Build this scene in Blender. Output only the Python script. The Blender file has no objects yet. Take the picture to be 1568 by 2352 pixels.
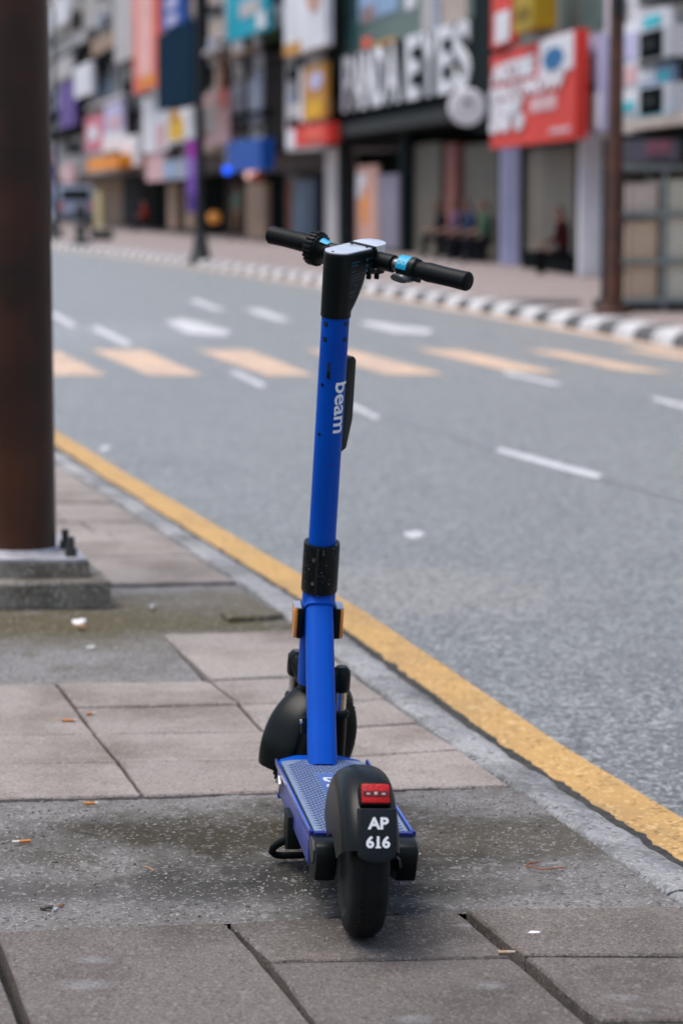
import bpy, bmesh, math, random
import numpy as np
from mathutils import Vector, Matrix, noise
random.seed(7)
SC = bpy.context.scene
COL = SC.collection
PI = math.pi

# ------------------------------------------------------------------ camera, sky, sun, exposure
CAM_H = 1.228
FPX = 85 / 36 * 2352            # focal length in pixels of a 1568 x 2352 view of the photograph
PITCH = math.atan((1176 - 462.2) / FPX)
cam = bpy.data.cameras.new('camera')
cam.sensor_fit = 'VERTICAL'; cam.sensor_height = 36; cam.sensor_width = 24; cam.lens = 85
cam.clip_start = .1; cam.clip_end = 2000
cam.dof.use_dof = True; cam.dof.focus_distance = 4.35; cam.dof.aperture_fstop = 3.6
camo = bpy.data.objects.new('camera', cam); COL.objects.link(camo)
camo.location = (0, 0, CAM_H); camo.rotation_euler = (PI / 2 - PITCH, 0, 0)
SC.camera = camo

world = bpy.data.worlds.new('World'); SC.world = world; world.use_nodes = True
wn = world.node_tree; wn.nodes.clear()
sky = wn.nodes.new('ShaderNodeTexSky'); sky.sky_type = 'NISHITA'; sky.sun_disc = False
SUN_EL, SUN_AZ = math.radians(73), math.radians(262)
sky.sun_elevation = SUN_EL; sky.sun_rotation = SUN_AZ
sky.air_density = 1.0; sky.dust_density = 4.0; sky.ozone_density = 1.0; sky.altitude = 0
bg = wn.nodes.new('ShaderNodeBackground'); bg.inputs[1].default_value = .125
wo = wn.nodes.new('ShaderNodeOutputWorld')
wn.links.new(sky.outputs[0], bg.inputs[0]); wn.links.new(bg.outputs[0], wo.inputs[0])
sl = bpy.data.lights.new('sun', 'SUN'); sl.energy = 1.35; sl.angle = math.radians(38); sl.color = (1, .97, .93)
so = bpy.data.objects.new('sun', sl); COL.objects.link(so)
so.rotation_euler = Vector((-math.sin(SUN_AZ) * math.cos(SUN_EL), -math.cos(SUN_AZ) * math.cos(SUN_EL), -math.sin(SUN_EL))).to_track_quat('-Z', 'Y').to_euler()
SC.view_settings.view_transform = 'Standard'; SC.view_settings.look = 'None'
SC.view_settings.gamma = 1; SC.view_settings.use_curve_mapping = False
SC.view_settings.exposure = .82
SC.cycles.max_bounces = 6

# ------------------------------------------------------------------ measuring helpers (photograph -> place)
def ray(px, py):
    v = Vector(((px - 784) / FPX, 1, -(py - 1176) / FPX)); c, s = math.cos(PITCH), math.sin(PITCH)
    return Vector((v.x, v.y * c + v.z * s, -v.y * s + v.z * c))
def gnd(px, py, z=0.0):
    d = ray(px, py); t = (z - CAM_H) / d.z
    return Vector((d.x * t, d.y * t, z))
def gfull(p, z=0.0):
    return gnd(p[0] / 1.74171, p[1] / 1.74171, z)

# ------------------------------------------------------------------ materials
MATS = {}
def M(name, c1, c2=None, scale=8.0, rough=.6, bump=0.0, bscale=60.0, spec=.5, metal=0.0, detail=4.0, coat=0.0,
      speck=None, speck_scale=200.0, speck_t=.2, emit=None, vary=0.0, lo=.35, hi=.65):
    if name in MATS: return MATS[name]
    m = bpy.data.materials.new(name); m.use_nodes = True; MATS[name] = m
    nt = m.node_tree; N = nt.nodes; L = nt.links
    b = N['Principled BSDF']
    b.inputs['Roughness'].default_value = rough; b.inputs['Metallic'].default_value = metal
    b.inputs['Specular IOR Level'].default_value = spec
    if coat: b.inputs['Coat Weight'].default_value = coat; b.inputs['Coat Roughness'].default_value = .15
    tc = N.new('ShaderNodeTexCoord')
    if c2 is None: c2 = tuple(x * .82 for x in c1)
    nz = N.new('ShaderNodeTexNoise'); nz.inputs['Scale'].default_value = scale; nz.inputs['Detail'].default_value = detail
    L.new(tc.outputs['Object'], nz.inputs['Vector'])
    rp = N.new('ShaderNodeValToRGB'); rp.color_ramp.elements[0].position = lo; rp.color_ramp.elements[1].position = hi
    rp.color_ramp.elements[0].color = (*c1, 1); rp.color_ramp.elements[1].color = (*c2, 1)
    L.new(nz.outputs['Fac'], rp.inputs[0]); col = rp.outputs[0]
    if speck:
        vo = N.new('ShaderNodeTexVoronoi'); vo.inputs['Scale'].default_value = speck_scale
        L.new(tc.outputs['Object'], vo.inputs['Vector'])
        r2 = N.new('ShaderNodeValToRGB'); r2.color_ramp.interpolation = 'LINEAR'
        sepc = N.new('ShaderNodeSeparateColor'); L.new(vo.outputs['Color'], sepc.inputs[0])
        r2.color_ramp.elements[0].position = speck_t; r2.color_ramp.elements[0].color = (1, 1, 1, 1)
        r2.color_ramp.elements[1].position = min(1, speck_t + .08); r2.color_ramp.elements[1].color = (0, 0, 0, 1)
        L.new(sepc.outputs[0], r2.inputs[0])
        mx = N.new('ShaderNodeMix'); mx.data_type = 'RGBA'
        L.new(r2.outputs[0], mx.inputs[0]); L.new(col, mx.inputs[6]); mx.inputs[7].default_value = (*speck, 1)
        col = mx.outputs[2]
    if vary:
        oi = N.new('ShaderNodeObjectInfo'); ma = N.new('ShaderNodeMapRange')
        ma.inputs[3].default_value = 1 - vary; ma.inputs[4].default_value = 1 + vary
        L.new(oi.outputs['Random'], ma.inputs[0])
        hs = N.new('ShaderNodeHueSaturation'); L.new(ma.outputs[0], hs.inputs['Value']); L.new(col, hs.inputs['Color'])
        col = hs.outputs[0]
    L.new(col, b.inputs['Base Color'])
    if bump:
        n2 = N.new('ShaderNodeTexNoise'); n2.inputs['Scale'].default_value = bscale; n2.inputs['Detail'].default_value = 6
        L.new(tc.outputs['Object'], n2.inputs['Vector'])
        bp = N.new('ShaderNodeBump'); bp.inputs['Strength'].default_value = bump; bp.inputs['Distance'].default_value = .01
        L.new(n2.outputs['Fac'], bp.inputs['Height']); L.new(bp.outputs[0], b.inputs['Normal'])
    if emit:
        b.inputs['Emission Color'].default_value = (*emit[:3], 1); b.inputs['Emission Strength'].default_value = emit[3]
    return m

def stone_mat(name, base, dark, pale, stain, stain_amt, bump, spk=260.0, vary=0.0, moss=None, rough=.75, spec=.4, spots=(), gp=.86, gd=.9, gk=.8):
    """Worn stone or concrete: three octaves of tone, pale and dark grains, irregular stains."""
    if name in MATS: return MATS[name]
    m = bpy.data.materials.new(name); m.use_nodes = True; MATS[name] = m
    nt = m.node_tree; N = nt.nodes; L = nt.links; b = N['Principled BSDF']
    b.inputs['Roughness'].default_value = rough; b.inputs['Specular IOR Level'].default_value = spec
    tc = N.new('ShaderNodeTexCoord'); P = tc.outputs['Object']
    def nz(s, d=5, r=.6):
        n = N.new('ShaderNodeTexNoise'); n.inputs['Scale'].default_value = s; n.inputs['Detail'].default_value = d
        n.inputs['Roughness'].default_value = r; L.new(P, n.inputs['Vector']); return n.outputs['Fac']
    def ramp(f, a, bb):
        r = N.new('ShaderNodeMapRange'); r.inputs[1].default_value = a; r.inputs[2].default_value = bb; r.clamp = True
        L.new(f, r.inputs[0]); return r.outputs[0]
    def mix(f, a, c, mode='MIX'):
        x = N.new('ShaderNodeMix'); x.data_type = 'RGBA'; x.blend_type = mode
        if hasattr(f, 'links'): L.new(f, x.inputs[0])
        else: x.inputs[0].default_value = f
        if hasattr(a, 'links'): L.new(a, x.inputs[6])
        else: x.inputs[6].default_value = (*a, 1)
        if hasattr(c, 'links'): L.new(c, x.inputs[7])
        else: x.inputs[7].default_value = (*c, 1)
        return x.outputs[2]
    def mul(f, k):
        x = N.new('ShaderNodeMath'); x.operation = 'MULTIPLY'; L.new(f, x.inputs[0]); x.inputs[1].default_value = k; return x.outputs[0]
    c = mix(ramp(nz(160, 3, .7), .35, .65), base, dark)
    c = mix(mul(ramp(nz(2.3, 6, .65), .46, .68), stain_amt), c, stain)
    c = mix(mul(ramp(nz(9, 6, .6), .55, .75), stain_amt * .5), c, stain)
    if moss:
        c = mix(mul(ramp(nz(3.1, 7, .7), .5, .66), moss[3]), c, moss[:3])
    for (sx_, sy_, rx_, ry_, k_, sc_) in spots:      # local patches of tone, among them stains and painted-in contact shade
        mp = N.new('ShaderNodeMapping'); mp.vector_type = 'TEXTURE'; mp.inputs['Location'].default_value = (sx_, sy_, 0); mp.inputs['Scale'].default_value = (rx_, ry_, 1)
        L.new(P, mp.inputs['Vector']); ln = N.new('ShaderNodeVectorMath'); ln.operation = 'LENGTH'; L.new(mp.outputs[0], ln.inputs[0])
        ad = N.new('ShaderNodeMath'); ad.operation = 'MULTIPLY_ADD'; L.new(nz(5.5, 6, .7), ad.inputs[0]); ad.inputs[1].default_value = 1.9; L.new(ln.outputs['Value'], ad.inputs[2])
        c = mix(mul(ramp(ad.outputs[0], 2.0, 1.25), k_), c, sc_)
    def grains(scale, thr, colr, c, k=1.0):
        vo = N.new('ShaderNodeTexVoronoi'); vo.inputs['Scale'].default_value = scale; L.new(P, vo.inputs['Vector'])
        sp = N.new('ShaderNodeSeparateColor'); L.new(vo.outputs['Color'], sp.inputs[0])
        return mix(mul(ramp(sp.outputs[0], thr, thr + .05), k), c, colr)
    c = grains(spk, gp, pale, c, gk)
    c = grains(spk * .77, gd, tuple(x * .45 for x in dark), c, .8)
    c = grains(spk * .35, .965, pale, c, gk)
    if vary:
        oi = N.new('ShaderNodeObjectInfo'); ma = N.new('ShaderNodeMapRange'); ma.inputs[3].default_value = 1 - vary; ma.inputs[4].default_value = 1 + vary
        L.new(oi.outputs['Random'], ma.inputs[0]); hs = N.new('ShaderNodeHueSaturation'); L.new(ma.outputs[0], hs.inputs['Value']); L.new(c, hs.inputs['Color']); c = hs.outputs[0]
    L.new(c, b.inputs['Base Color'])
    bp = N.new('ShaderNodeBump'); bp.inputs['Strength'].default_value = bump; bp.inputs['Distance'].default_value = .006
    L.new(nz(220, 4, .75), bp.inputs['Height'])
    bp2 = N.new('ShaderNodeBump'); bp2.inputs['Strength'].default_value = bump * .6; bp2.inputs['Distance'].default_value = .02
    L.new(nz(30, 5, .6), bp2.inputs['Height']); L.new(bp2.outputs[0], bp.inputs['Normal'])
    L.new(bp.outputs[0], b.inputs['Normal'])
    return m

# ------------------------------------------------------------------ mesh helpers
class MB:
    """collects shapes; build() links them as ONE mesh object."""
    def __init__(self): self.v = []; self.f = []; self.mi = []; self.cur = 0
    def add(self, vs, fs):
        n = len(self.v); self.v += [Vector(x) for x in vs]
        for f in fs: self.f.append([i + n for i in f]); self.mi.append(self.cur)
        return self
    def bm(self, bm):
        bm.verts.ensure_lookup_table(); bm.verts.index_update()
        self.add([v.co.copy() for v in bm.verts], [[v.index for v in f.verts] for f in bm.faces]); bm.free(); return self
    def box(self, c, s, bev=0.0, rot=None, seg=2):
        bm = bmesh.new(); bmesh.ops.create_cube(bm, size=1)
        for v in bm.verts: v.co = Vector((v.co.x * s[0], v.co.y * s[1], v.co.z * s[2]))
        if bev: bmesh.ops.bevel(bm, geom=list(bm.edges), offset=bev, segments=seg, profile=.6, affect='EDGES')
        R = rot.to_4x4() if rot is not None else Matrix()
        for v in bm.verts: v.co = R @ v.co + Vector(c)
        return self.bm(bm)
    def prism(self, poly, lo, hi, ax=2, bev=0.0, seg=2):
        """poly in the two other axes, extruded along axis ax."""
        bm = bmesh.new(); n = len(poly)
        def P(p, h):
            if ax == 2: return (p[0], p[1], h)
            if ax == 0: return (h, p[0], p[1])
            return (p[0], h, p[1])
        A = [bm.verts.new(P(p, lo)) for p in poly]; B = [bm.verts.new(P(p, hi)) for p in poly]
        bm.faces.new(A); bm.faces.new(B[::-1])
        for i in range(n): bm.faces.new((A[i], B[i], B[(i + 1) % n], A[(i + 1) % n]))
        bmesh.ops.recalc_face_normals(bm, faces=list(bm.faces))
        if bev:
            es = [e for e in bm.edges if e.calc_face_angle(0) > .5]
            bmesh.ops.bevel(bm, geom=es, offset=bev, segments=seg, profile=.6, affect='EDGES')
        return self.bm(bm)
    def tube(self, pts, r, n=14, cap=True, sq=None):
        pts = [Vector(p) for p in pts]; rr = r if isinstance(r, (list, tuple)) else [r] * len(pts)
        vs, fs = [], []; up = None
        for i, p in enumerate(pts):
            a = pts[max(i - 1, 0)]; b = pts[min(i + 1, len(pts) - 1)]
            t = (b - a); t = t.normalized() if t.length > 1e-9 else Vector((0, 0, 1))
            if up is None:
                up = Vector((1, 0, 0)) if abs(t.x) < .8 else Vector((0, 1, 0))
            x = (up - t * up.dot(t)).normalized(); y = t.cross(x); up = x
            for k in range(n):
                an = 2 * PI * k / n; vs.append(p + (x * math.cos(an) + y * math.sin(an)) * rr[i])
        for i in range(len(pts) - 1):
            for k in range(n):
                fs.append([i * n + k, i * n + (k + 1) % n, (i + 1) * n + (k + 1) % n, (i + 1) * n + k])
        if cap:
            fs.append(list(range(n))[::-1]); fs.append([(len(pts) - 1) * n + k for k in range(n)])
        return self.add(vs, fs)
    def lathe(self, prof, n=32, c=(0, 0, 0), ax='z', a0=0, a1=2 * PI):
        """prof: list of (radius, height)."""
        full = abs(a1 - a0 - 2 * PI) < 1e-6; m = n if full else n + 1
        vs, fs = [], []
        for (r, h) in prof:
            for k in range(m):
                an = a0 + (a1 - a0) * k / n; x, y = r * math.cos(an), r * math.sin(an)
                p = (x, y, h) if ax == 'z' else ((h, x, y) if ax == 'x' else (x, h, y))
                vs.append(Vector(p) + Vector(c))
        for i in range(len(prof) - 1):
            for k in range(n):
                k2 = (k + 1) % m
                fs.append([i * m + k, i * m + k2, (i + 1) * m + k2, (i + 1) * m + k])
        return self.add(vs, fs)
    def grid(self, fn, nu, nv):
        vs = [fn(i / nu, j / nv) for i in range(nu + 1) for j in range(nv + 1)]
        fs = [[i * (nv + 1) + j, (i + 1) * (nv + 1) + j, (i + 1) * (nv + 1) + j + 1, i * (nv + 1) + j + 1] for i in range(nu) for j in range(nv)]
        return self.add(vs, fs)
    def build(self, name, mat, parent=None, smooth=True, T=None, world=False, ang=40):
        me = bpy.data.meshes.new(name)
        vs = self.v
        if T is not None: vs = [T @ v for v in vs]
        if world and parent is not None:
            I = WM(parent).inverted(); vs = [I @ v for v in vs]
        me.from_pydata([tuple(v) for v in vs], [], self.f)
        mats = mat if isinstance(mat, (list, tuple)) else [mat]
        for x in mats: me.materials.append(x)
        if len(mats) > 1: me.polygons.foreach_set('material_index', self.mi)
        bm = bmesh.new(); bm.from_mesh(me); bmesh.ops.recalc_face_normals(bm, faces=list(bm.faces)); bm.to_mesh(me); bm.free()
        if smooth:
            me.polygons.foreach_set('use_smooth', [True] * len(me.polygons))
            me.set_sharp_from_angle(angle=math.radians(ang))
        me.update()
        o = bpy.data.objects.new(name, me); COL.objects.link(o)
        if parent is not None: o.parent = parent
        return o
WMS = {}
def WM(o):
    m = WMS.get(o.name, Matrix())
    return WM(o.parent) @ m if o.parent else m
def thing(name, label, cat, loc=(0, 0, 0), rot=None, group=None):
    o = bpy.data.objects.new(name, None); COL.objects.link(o); o.empty_display_size = .1
    m = Matrix.Translation(Vector(loc)) @ (rot.to_4x4() if rot is not None else Matrix())
    o.matrix_basis = m; WMS[o.name] = m
    o['label'] = label; o['category'] = cat
    if group: o['group'] = group
    return o
def tag(o, label, cat, group=None):
    o['label'] = label; o['category'] = cat
    if group: o['group'] = group
    return o
def struct(o): o['kind'] = 'structure'; return o
def dup(root, loc, rot, label):
    r = root.copy(); COL.objects.link(r); m = Matrix.Translation(Vector(loc)) @ rot.to_4x4(); r.matrix_basis = m; WMS[r.name] = m
    r['label'] = label
    for ch in list(root.children):
        c = ch.copy(); COL.objects.link(c); c.parent = r
        for g in list(ch.children):
            d = g.copy(); COL.objects.link(d); d.parent = c
    return r

def text_mb(body, size, depth=0.0, fat=0.0, sx=1.0, cuts=0):
    """lettering as a mesh in the xy plane, centred; returns an MB."""
    cu = bpy.data.curves.new('t', 'FONT'); cu.body = body; cu.size = size; cu.offset = fat; cu.extrude = depth; cu.resolution_u = 5
    cu.align_x = 'CENTER'; cu.align_y = 'CENTER'
    ob = bpy.data.objects.new('t', cu); COL.objects.link(ob)
    dg = bpy.context.evaluated_depsgraph_get(); me = bpy.data.meshes.new_from_object(ob.evaluated_get(dg))
    bpy.data.objects.remove(ob); bpy.data.curves.remove(cu)
    bm = bmesh.new(); bm.from_mesh(me); bpy.data.meshes.remove(me)
    bmesh.ops.triangulate(bm, faces=list(bm.faces))
    for _ in range(cuts):
        bmesh.ops.subdivide_edges(bm, edges=list(bm.edges), cuts=1, use_grid_fill=True)
    xs = [v.co.x for v in bm.verts]; ys = [v.co.y for v in bm.verts]
    cx, cy = (min(xs) + max(xs)) / 2, (min(ys) + max(ys)) / 2
    for v in bm.verts: v.co = Vector(((v.co.x - cx) * sx, v.co.y - cy, v.co.z))
    mb = MB(); mb.bm(bm); return mb

def interp(pl, y):
    """x of a polyline [(x, y)...] at y, extrapolated."""
    for i in range(len(pl) - 1):
        if y <= pl[i + 1][1] or i == len(pl) - 2:
            (x0, y0), (x1, y1) = pl[i], pl[i + 1]
            return x0 + (x1 - x0) * (y - y0) / (y1 - y0)

# ================================================================== GROUND, ROAD, PAVEMENTS
KERB = [(2.57, -3.0), (1.19, 2.0), (.522, 4.409), (.19, 5.606), (-.266, 7.521), (-1.374, 11.477), (-6.4, 30), (-15, 60), (-28, 100), (-46, 150)]
FARK = [(6.8, 2.0), (5.3, 10), (4.2, 16), (3.11, 22.0), (1.22, 31.4), (-.6, 39.75), (-5.0, 57.6), (-8.04, 68.1), (-11.5, 82), (-19, 115), (-27.5, 150)]
FAC = [(7.4, 14), (5.9, 26), (5.05, 33), (4.09, 40.67), (3.32, 46.75), (2.54, 53.25), (1.25, 60.2), (-3.3, 78.8), (-8.29, 102), (-16.3, 139), (-27, 185)]
def smooth_pl(pl, step):
    ys = np.arange(pl[0][1], pl[-1][1] + .01, step); xs = np.interp(ys, [p[1] for p in pl], [p[0] for p in pl])
    k = max(1, int(3 / step)); ker = np.ones(2 * k + 1) / (2 * k + 1)
    xp = np.concatenate([2 * xs[0] - xs[k:0:-1], xs, 2 * xs[-1] - xs[-2:-k - 2:-1]])
    return [(float(a), float(b)) for a, b in zip(np.convolve(xp, ker, 'valid'), ys)]
FARKS = smooth_pl(FARK, .5)
ROAD_Z = -.07

asph = stone_mat('asphalt', (.252, .270, .270), (.140, .153, .155), (.48, .495, .485), (.158, .174, .174), .75, 1.0, spk=105, rough=.45, spec=.85, gp=.74, gd=.70, gk=.7,
    spots=[(1.35, 5.0, .95, 1.5, .75, (.10, .11, .115)), (.15, 8.0, .7, .8, .7, (.33, .305, .285)), (2.2, 15.2, 1.1, 3.2, .6, (.15, .17, .19)), (-1.2, 17.5, 1.0, 4.0, .5, (.16, .175, .19)),  # first patch darkens the near right of the road
           (1.0, 11.5, .5, 2.6, .45, (.17, .185, .20)), (.9, 6.6, .35, .45, .6, (.14, .15, .155)), (-.9, 12.0, .3, .3, .7, (.12, .13, .135)), (-2.5, 24, 1.5, 3, .4, (.3, .32, .34))])
M_gr = M('dirt', (.1, .09, .08))
struct(MB().add([(-600, -600, -.3), (600, -600, -.3), (600, 900, -.3), (-600, 900, -.3)], [[0, 1, 2, 3]]).build('ground', M_gr, smooth=False))
# road strip
rv, rf = [], []
ys = list(np.arange(-3, 30, .5)) + list(np.arange(30, 150.1, 2.5))
NX = 10
for i, y in enumerate(ys):
    a = interp(KERB, y) + .02; b = interp(FARK, max(y, 2)) + .1 + (0 if y >= 2 else (2 - y) * .15)
    for k in range(NX + 1): rv.append((a + (b - a) * k / NX, y, ROAD_Z))
    if i:
        for k in range(NX): rf.append([(i - 1) * (NX + 1) + k, (i - 1) * (NX + 1) + k + 1, i * (NX + 1) + k + 1, i * (NX + 1) + k])
road = struct(MB().add(rv, rf).build('road', asph, smooth=False))

M_yel = stone_mat('yellow_road_paint', (.49, .295, .095), (.40, .24, .075), (.62, .42, .19), (.30, .19, .075), .75, .35, spk=120, rough=.6)
M_orn = stone_mat('faded_orange_paint', (.60, .42, .29), (.50, .36, .255), (.66, .50, .37), (.31, .265, .235), .85, .35, spk=60, rough=.6)
M_wht = stone_mat('white_road_paint', (.54, .55, .56), (.45, .46, .475), (.66, .66, .67), (.29, .30, .315), .8, .3, spk=90, rough=.6)
# near yellow line, ragged on the kerb side
def knorm(y):
    d = Vector((interp(KERB, y + .3) - interp(KERB, y - .3), .6)); d.normalize(); return Vector((d.y, -d.x))
def kpt(y, off, z=0): 
    n = knorm(y); return Vector((interp(KERB, y) + n.x * off, y + n.y * off, z))
ml = MB(); yy = 1.5; vs = []
while yy < 60:
    j = noise.noise(Vector((yy * 9, 0, 0))) * .008 + noise.noise(Vector((yy * 31, 5, 0))) * .006
    j2 = noise.noise(Vector((yy * 6, 9, 0))) * .004
    vs.append((kpt(yy, .20 + j, ROAD_Z + .004), kpt(yy, .345 + j2, ROAD_Z + .004))); yy += .02 if yy < 9 else .2
ml.add([p for q in vs for p in q], [[2 * i, 2 * i + 1, 2 * i + 3, 2 * i + 2] for i in range(len(vs) - 1)])
ml.build('edge_line', M_yel, road, smooth=False)
# gutter between kerb and line: dirt, plus the kerb's shadow painted in dark
M_gut = M('gutter_dirt_shade', (.02, .02, .019), (.05, .048, .043), scale=30, rough=.95, bump=.8, bscale=150)
vs = []; yy = 1.5
while yy < 30:
    j = noise.noise(Vector((yy * 12, 3, 0))) * .012 + noise.noise(Vector((yy * 40, 5, 0))) * .010
    vs.append((kpt(yy, .12, ROAD_Z + .008), kpt(yy, .206 + j, ROAD_Z + .008))); yy += .015 if yy < 9 else .2
MB().add([p for q in vs for p in q], [[2 * i, 2 * i + 1, 2 * i + 3, 2 * i + 2] for i in range(len(vs) - 1)]).build('gutter_dirt_shade', M_gut, road, smooth=False)
# far yellow line
vs = []
for (x, y) in FARKS[4::2]: vs.append(((x - .42, y, ROAD_Z + .004), (x - .2, y, ROAD_Z + .004)))
MB().add([p for q in vs for p in q], [[2 * i, 2 * i + 1, 2 * i + 3, 2 * i + 2] for i in range(len(vs) - 1)]).build('edge_line', M_orn, road, smooth=False)
def marking(name, pts, mat, dz=.004):
    P = [gnd(x, y, ROAD_Z + dz) for x, y in pts]
    return MB().add(P, [list(range(len(P)))]).build(name, mat, road, smooth=False)
for q in [[(120, 811), (136, 806), (246, 863), (60, 863), (40, 811)], [(207, 803), (329, 803), (466, 862), (342, 862)], [(448, 804), (571, 804), (727, 863), (608, 862)],
          [(695, 803), (806, 803), (1024, 860), (884, 860)], [(949, 801), (1064, 804), (1289, 858), (1159, 851)], [(1199, 803), (1284, 806), (1549, 858), (1419, 850)],
          [(1419, 801), (1500, 803), (1700, 840), (1620, 838)]]:
    marking('crossing_stripe', q, M_orn)
for q in [[(1133, 1036), (1150, 1028), (1384, 1090), (1366, 1100)], [(782, 926), (794, 921), (876, 957), (862, 963)], [(1150, 858), (1166, 853), (1291, 881), (1276, 886)],
          [(1490, 916), (1505, 911), (1640, 948), (1622, 955)], [(524, 855), (540, 850), (614, 885), (600, 890)], [(206, 754), (226, 749), (308, 790), (286, 794)],
          [(112, 722), (130, 718), (180, 748), (160, 752)]]:
    marking('lane_dash', q, M_wht)
marking('lane_arrow', [(376, 738), (420, 732), (532, 760), (520, 772), (430, 766)], M_wht)
marking('lane_arrow', [(824, 742), (850, 738), (992, 757), (985, 768), (900, 764)], M_wht)
marking('lane_dash', [(560, 712), (600, 710), (668, 735), (640, 738)], M_wht)
marking('lane_dash', [(430, 690), (455, 688), (520, 712), (495, 714)], M_wht)
# tar seam beside the lane dashes
M_tar = M('tar_seam', (.15, .158, .165), (.20, .21, .22), scale=20, rough=.5)
A = [gnd(x, y, ROAD_Z + .003) for x, y in [(876, 955), (1010, 992), (1134, 1030), (1376, 1094), (1568, 1148), (1900, 1246)]]
tv = []
for p in A: tv += [p + Vector((-.03, 0, 0)), p + Vector((.03, 0, 0))]
MB().add(tv, [[2 * i, 2 * i + 1, 2 * i + 3, 2 * i + 2] for i in range(len(A) - 1)]).build('tar_seam', M_tar, road, smooth=False)
# little flattened bits on the asphalt
def scrap(name, label, cat, px, py, z, w, d, mat, seed, group=None, h=.004):
    random.seed(seed); P = gnd(px, py, z); n = 9; mb = MB(); poly = []
    for k in range(n):
        a = 2 * PI * k / n; r = random.uniform(.75, 1.1); poly.append((math.cos(a) * r * w / 2, math.sin(a) * r * d / 2))
    vs = [(x, y, random.uniform(.0005, .002)) for x, y in poly] + [(x * .9, y * .9, h + random.uniform(-.3, .5) * h) for x, y in poly] + [(0, 0, h * 1.2)]
    fs = [[k, (k + 1) % n, n + (k + 1) % n, n + k] for k in range(n)] + [[n + k, n + (k + 1) % n, 2 * n] for k in range(n)]
    mb.add(vs, fs); o = mb.build(name, mat, smooth=False); o.location = P
    return tag(o, label, cat, group)
M_paper = M('crumpled_white_paper', (.75, .75, .77), (.6, .6, .62), scale=60, rough=.8)
M_fleck = M('grey_fleck', (.45, .45, .44), (.33, .33, .32), scale=60, rough=.85)
M_tan = M('brown_scrap', (.35, .2, .09), (.25, .14, .06), scale=60, rough=.8)

# ---- near pavement
slabm = stone_mat('paving_stone', (.325, .284, .258), (.238, .208, .188), (.45, .43, .41), (.135, .110, .088), .9, .6, spk=340, vary=.10, gk=.45)
slabw = stone_mat('worn_darkened_stone', (.185, .158, .140), (.118, .101, .09), (.34, .325, .31), (.070, .058, .048), .95, .8, spk=330, vary=.09, gk=.5,  # rough front stones, darkened to paint in the falloff towards the frame bottom
    spots=[(.05, 3.98, .26, .17, .75, (.05, .043, .037))] + [(*gnd(x, y).xy, w * .75, w * .5, .5, (.27, .28, .285)) for x, y, w in ((212, 2205, .05), (195, 2263, .06), (1124, 2264, .04), (952, 2340, .05), (1429, 2293, .045), (1470, 2322, .03), (1072, 2124, .03), (560, 2280, .02), (330, 2180, .02))])  # first spot paints the rear wheel's contact shade; the pale ones are gum
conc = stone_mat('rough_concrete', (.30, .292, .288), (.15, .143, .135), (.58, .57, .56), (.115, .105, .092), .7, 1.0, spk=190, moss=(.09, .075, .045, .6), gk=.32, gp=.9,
    spots=[(-.20, 4.62, .55, .30, 1.0, (.040, .032, .014)), (.36, 4.62, .46, .26, .8, (.075, .062, .036)), (-.02, 4.30, .46, .24, 1.0, (.026, .024, .018)), (.06, 4.02, .28, .16, .9, (.03, .027, .022)), (-.65, 4.22, .7, .10, .7, (.065, .06, .053)),  # contact shade painted under scooter and rear wheel; the rest stains and moss
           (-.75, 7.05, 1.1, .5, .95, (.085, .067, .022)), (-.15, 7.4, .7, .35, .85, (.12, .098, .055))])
kerbm = stone_mat('kerb_concrete', (.44, .44, .445), (.27, .275, .28), (.68, .68, .68), (.10, .105, .108), 1.0, 1.0, spk=140, vary=.06, gk=.3)
bedm = M('joint_dirt', (.010, .010, .009), (.022, .020, .016), scale=40, rough=.95, bump=.8, bscale=120)
pv, pf = [], []
ys = [-3, 0, 2, 4, 6, 8, 10, 12, 16, 20, 30, 45, 60, 100, 150]
for i, y in enumerate(ys):
    pv += [(-14 if y < 30 else interp(KERB, y) - 6, y, -.042), (interp(KERB, y) + .02, y, -.042)]
    if i: pf.append([2 * i - 2, 2 * i - 1, 2 * i + 1, 2 * i])
pave = struct(MB().add(pv, pf).build('pavement', bedm, smooth=False))
def slab(pts, z=0.0, bev=.004, mat=None, name='paving_slab', inset=.003, th=.05, skew=True):
    """one stone: rough outline, chamfered top edge, slight tilt of its own."""
    P = [Vector((p[0], p[1])) for p in pts]; c = sum(P, Vector((0, 0))) / len(P)
    ring = []
    for i, p in enumerate(P):
        q = P[(i + 1) % len(P)]; L = (q - p).length; n = max(1, min(24, int(L / .05)))
        dd = (q - p).normalized(); nn = Vector((dd.y, -dd.x))
        if (c - p).dot(nn) < 0: nn = -nn
        for k in range(n):
            s = p + (q - p) * k / n; w = inset + abs(noise.noise(Vector((s.x * 14, s.y * 14, 3)))) * .004
            if k == 0: s = s + (c - s).normalized() * .004
            ring.append(s + nn * w)
    tx, ty = (random.uniform(-.003, .003), random.uniform(-.003, .003)) if skew else (0, 0)
    zt = lambda s: z + (s.x - c.x) * tx + (s.y - c.y) * ty
    n = len(ring); vs = []
    vs += [(s.x, s.y, z - th) for s in ring]
    vs += [(s.x, s.y, zt(s) - bev * (1 + .6 * noise.noise(Vector((s.x * 30, s.y * 30, 0))))) for s in ring]
    vs += [(s.x + (c.x - s.x) * bev / max(.05, (c - s).length), s.y + (c.y - s.y) * bev / max(.05, (c - s).length), zt(s)) for s in ring]
    fs = [list(range(2 * n, 3 * n))]
    for k in range(n):
        k2 = (k + 1) % n; fs += [[k, k2, n + k2, n + k], [n + k, n + k2, 2 * n + k2, 2 * n + k]]
    return MB().add(vs, fs).build(name, mat or slabm, pave, smooth=False)
F = lambda x, y: gfull((x, y))
t2 = [(-900, 3212), (0, 3197), (571, 3184), (2045, 3140)]
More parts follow.
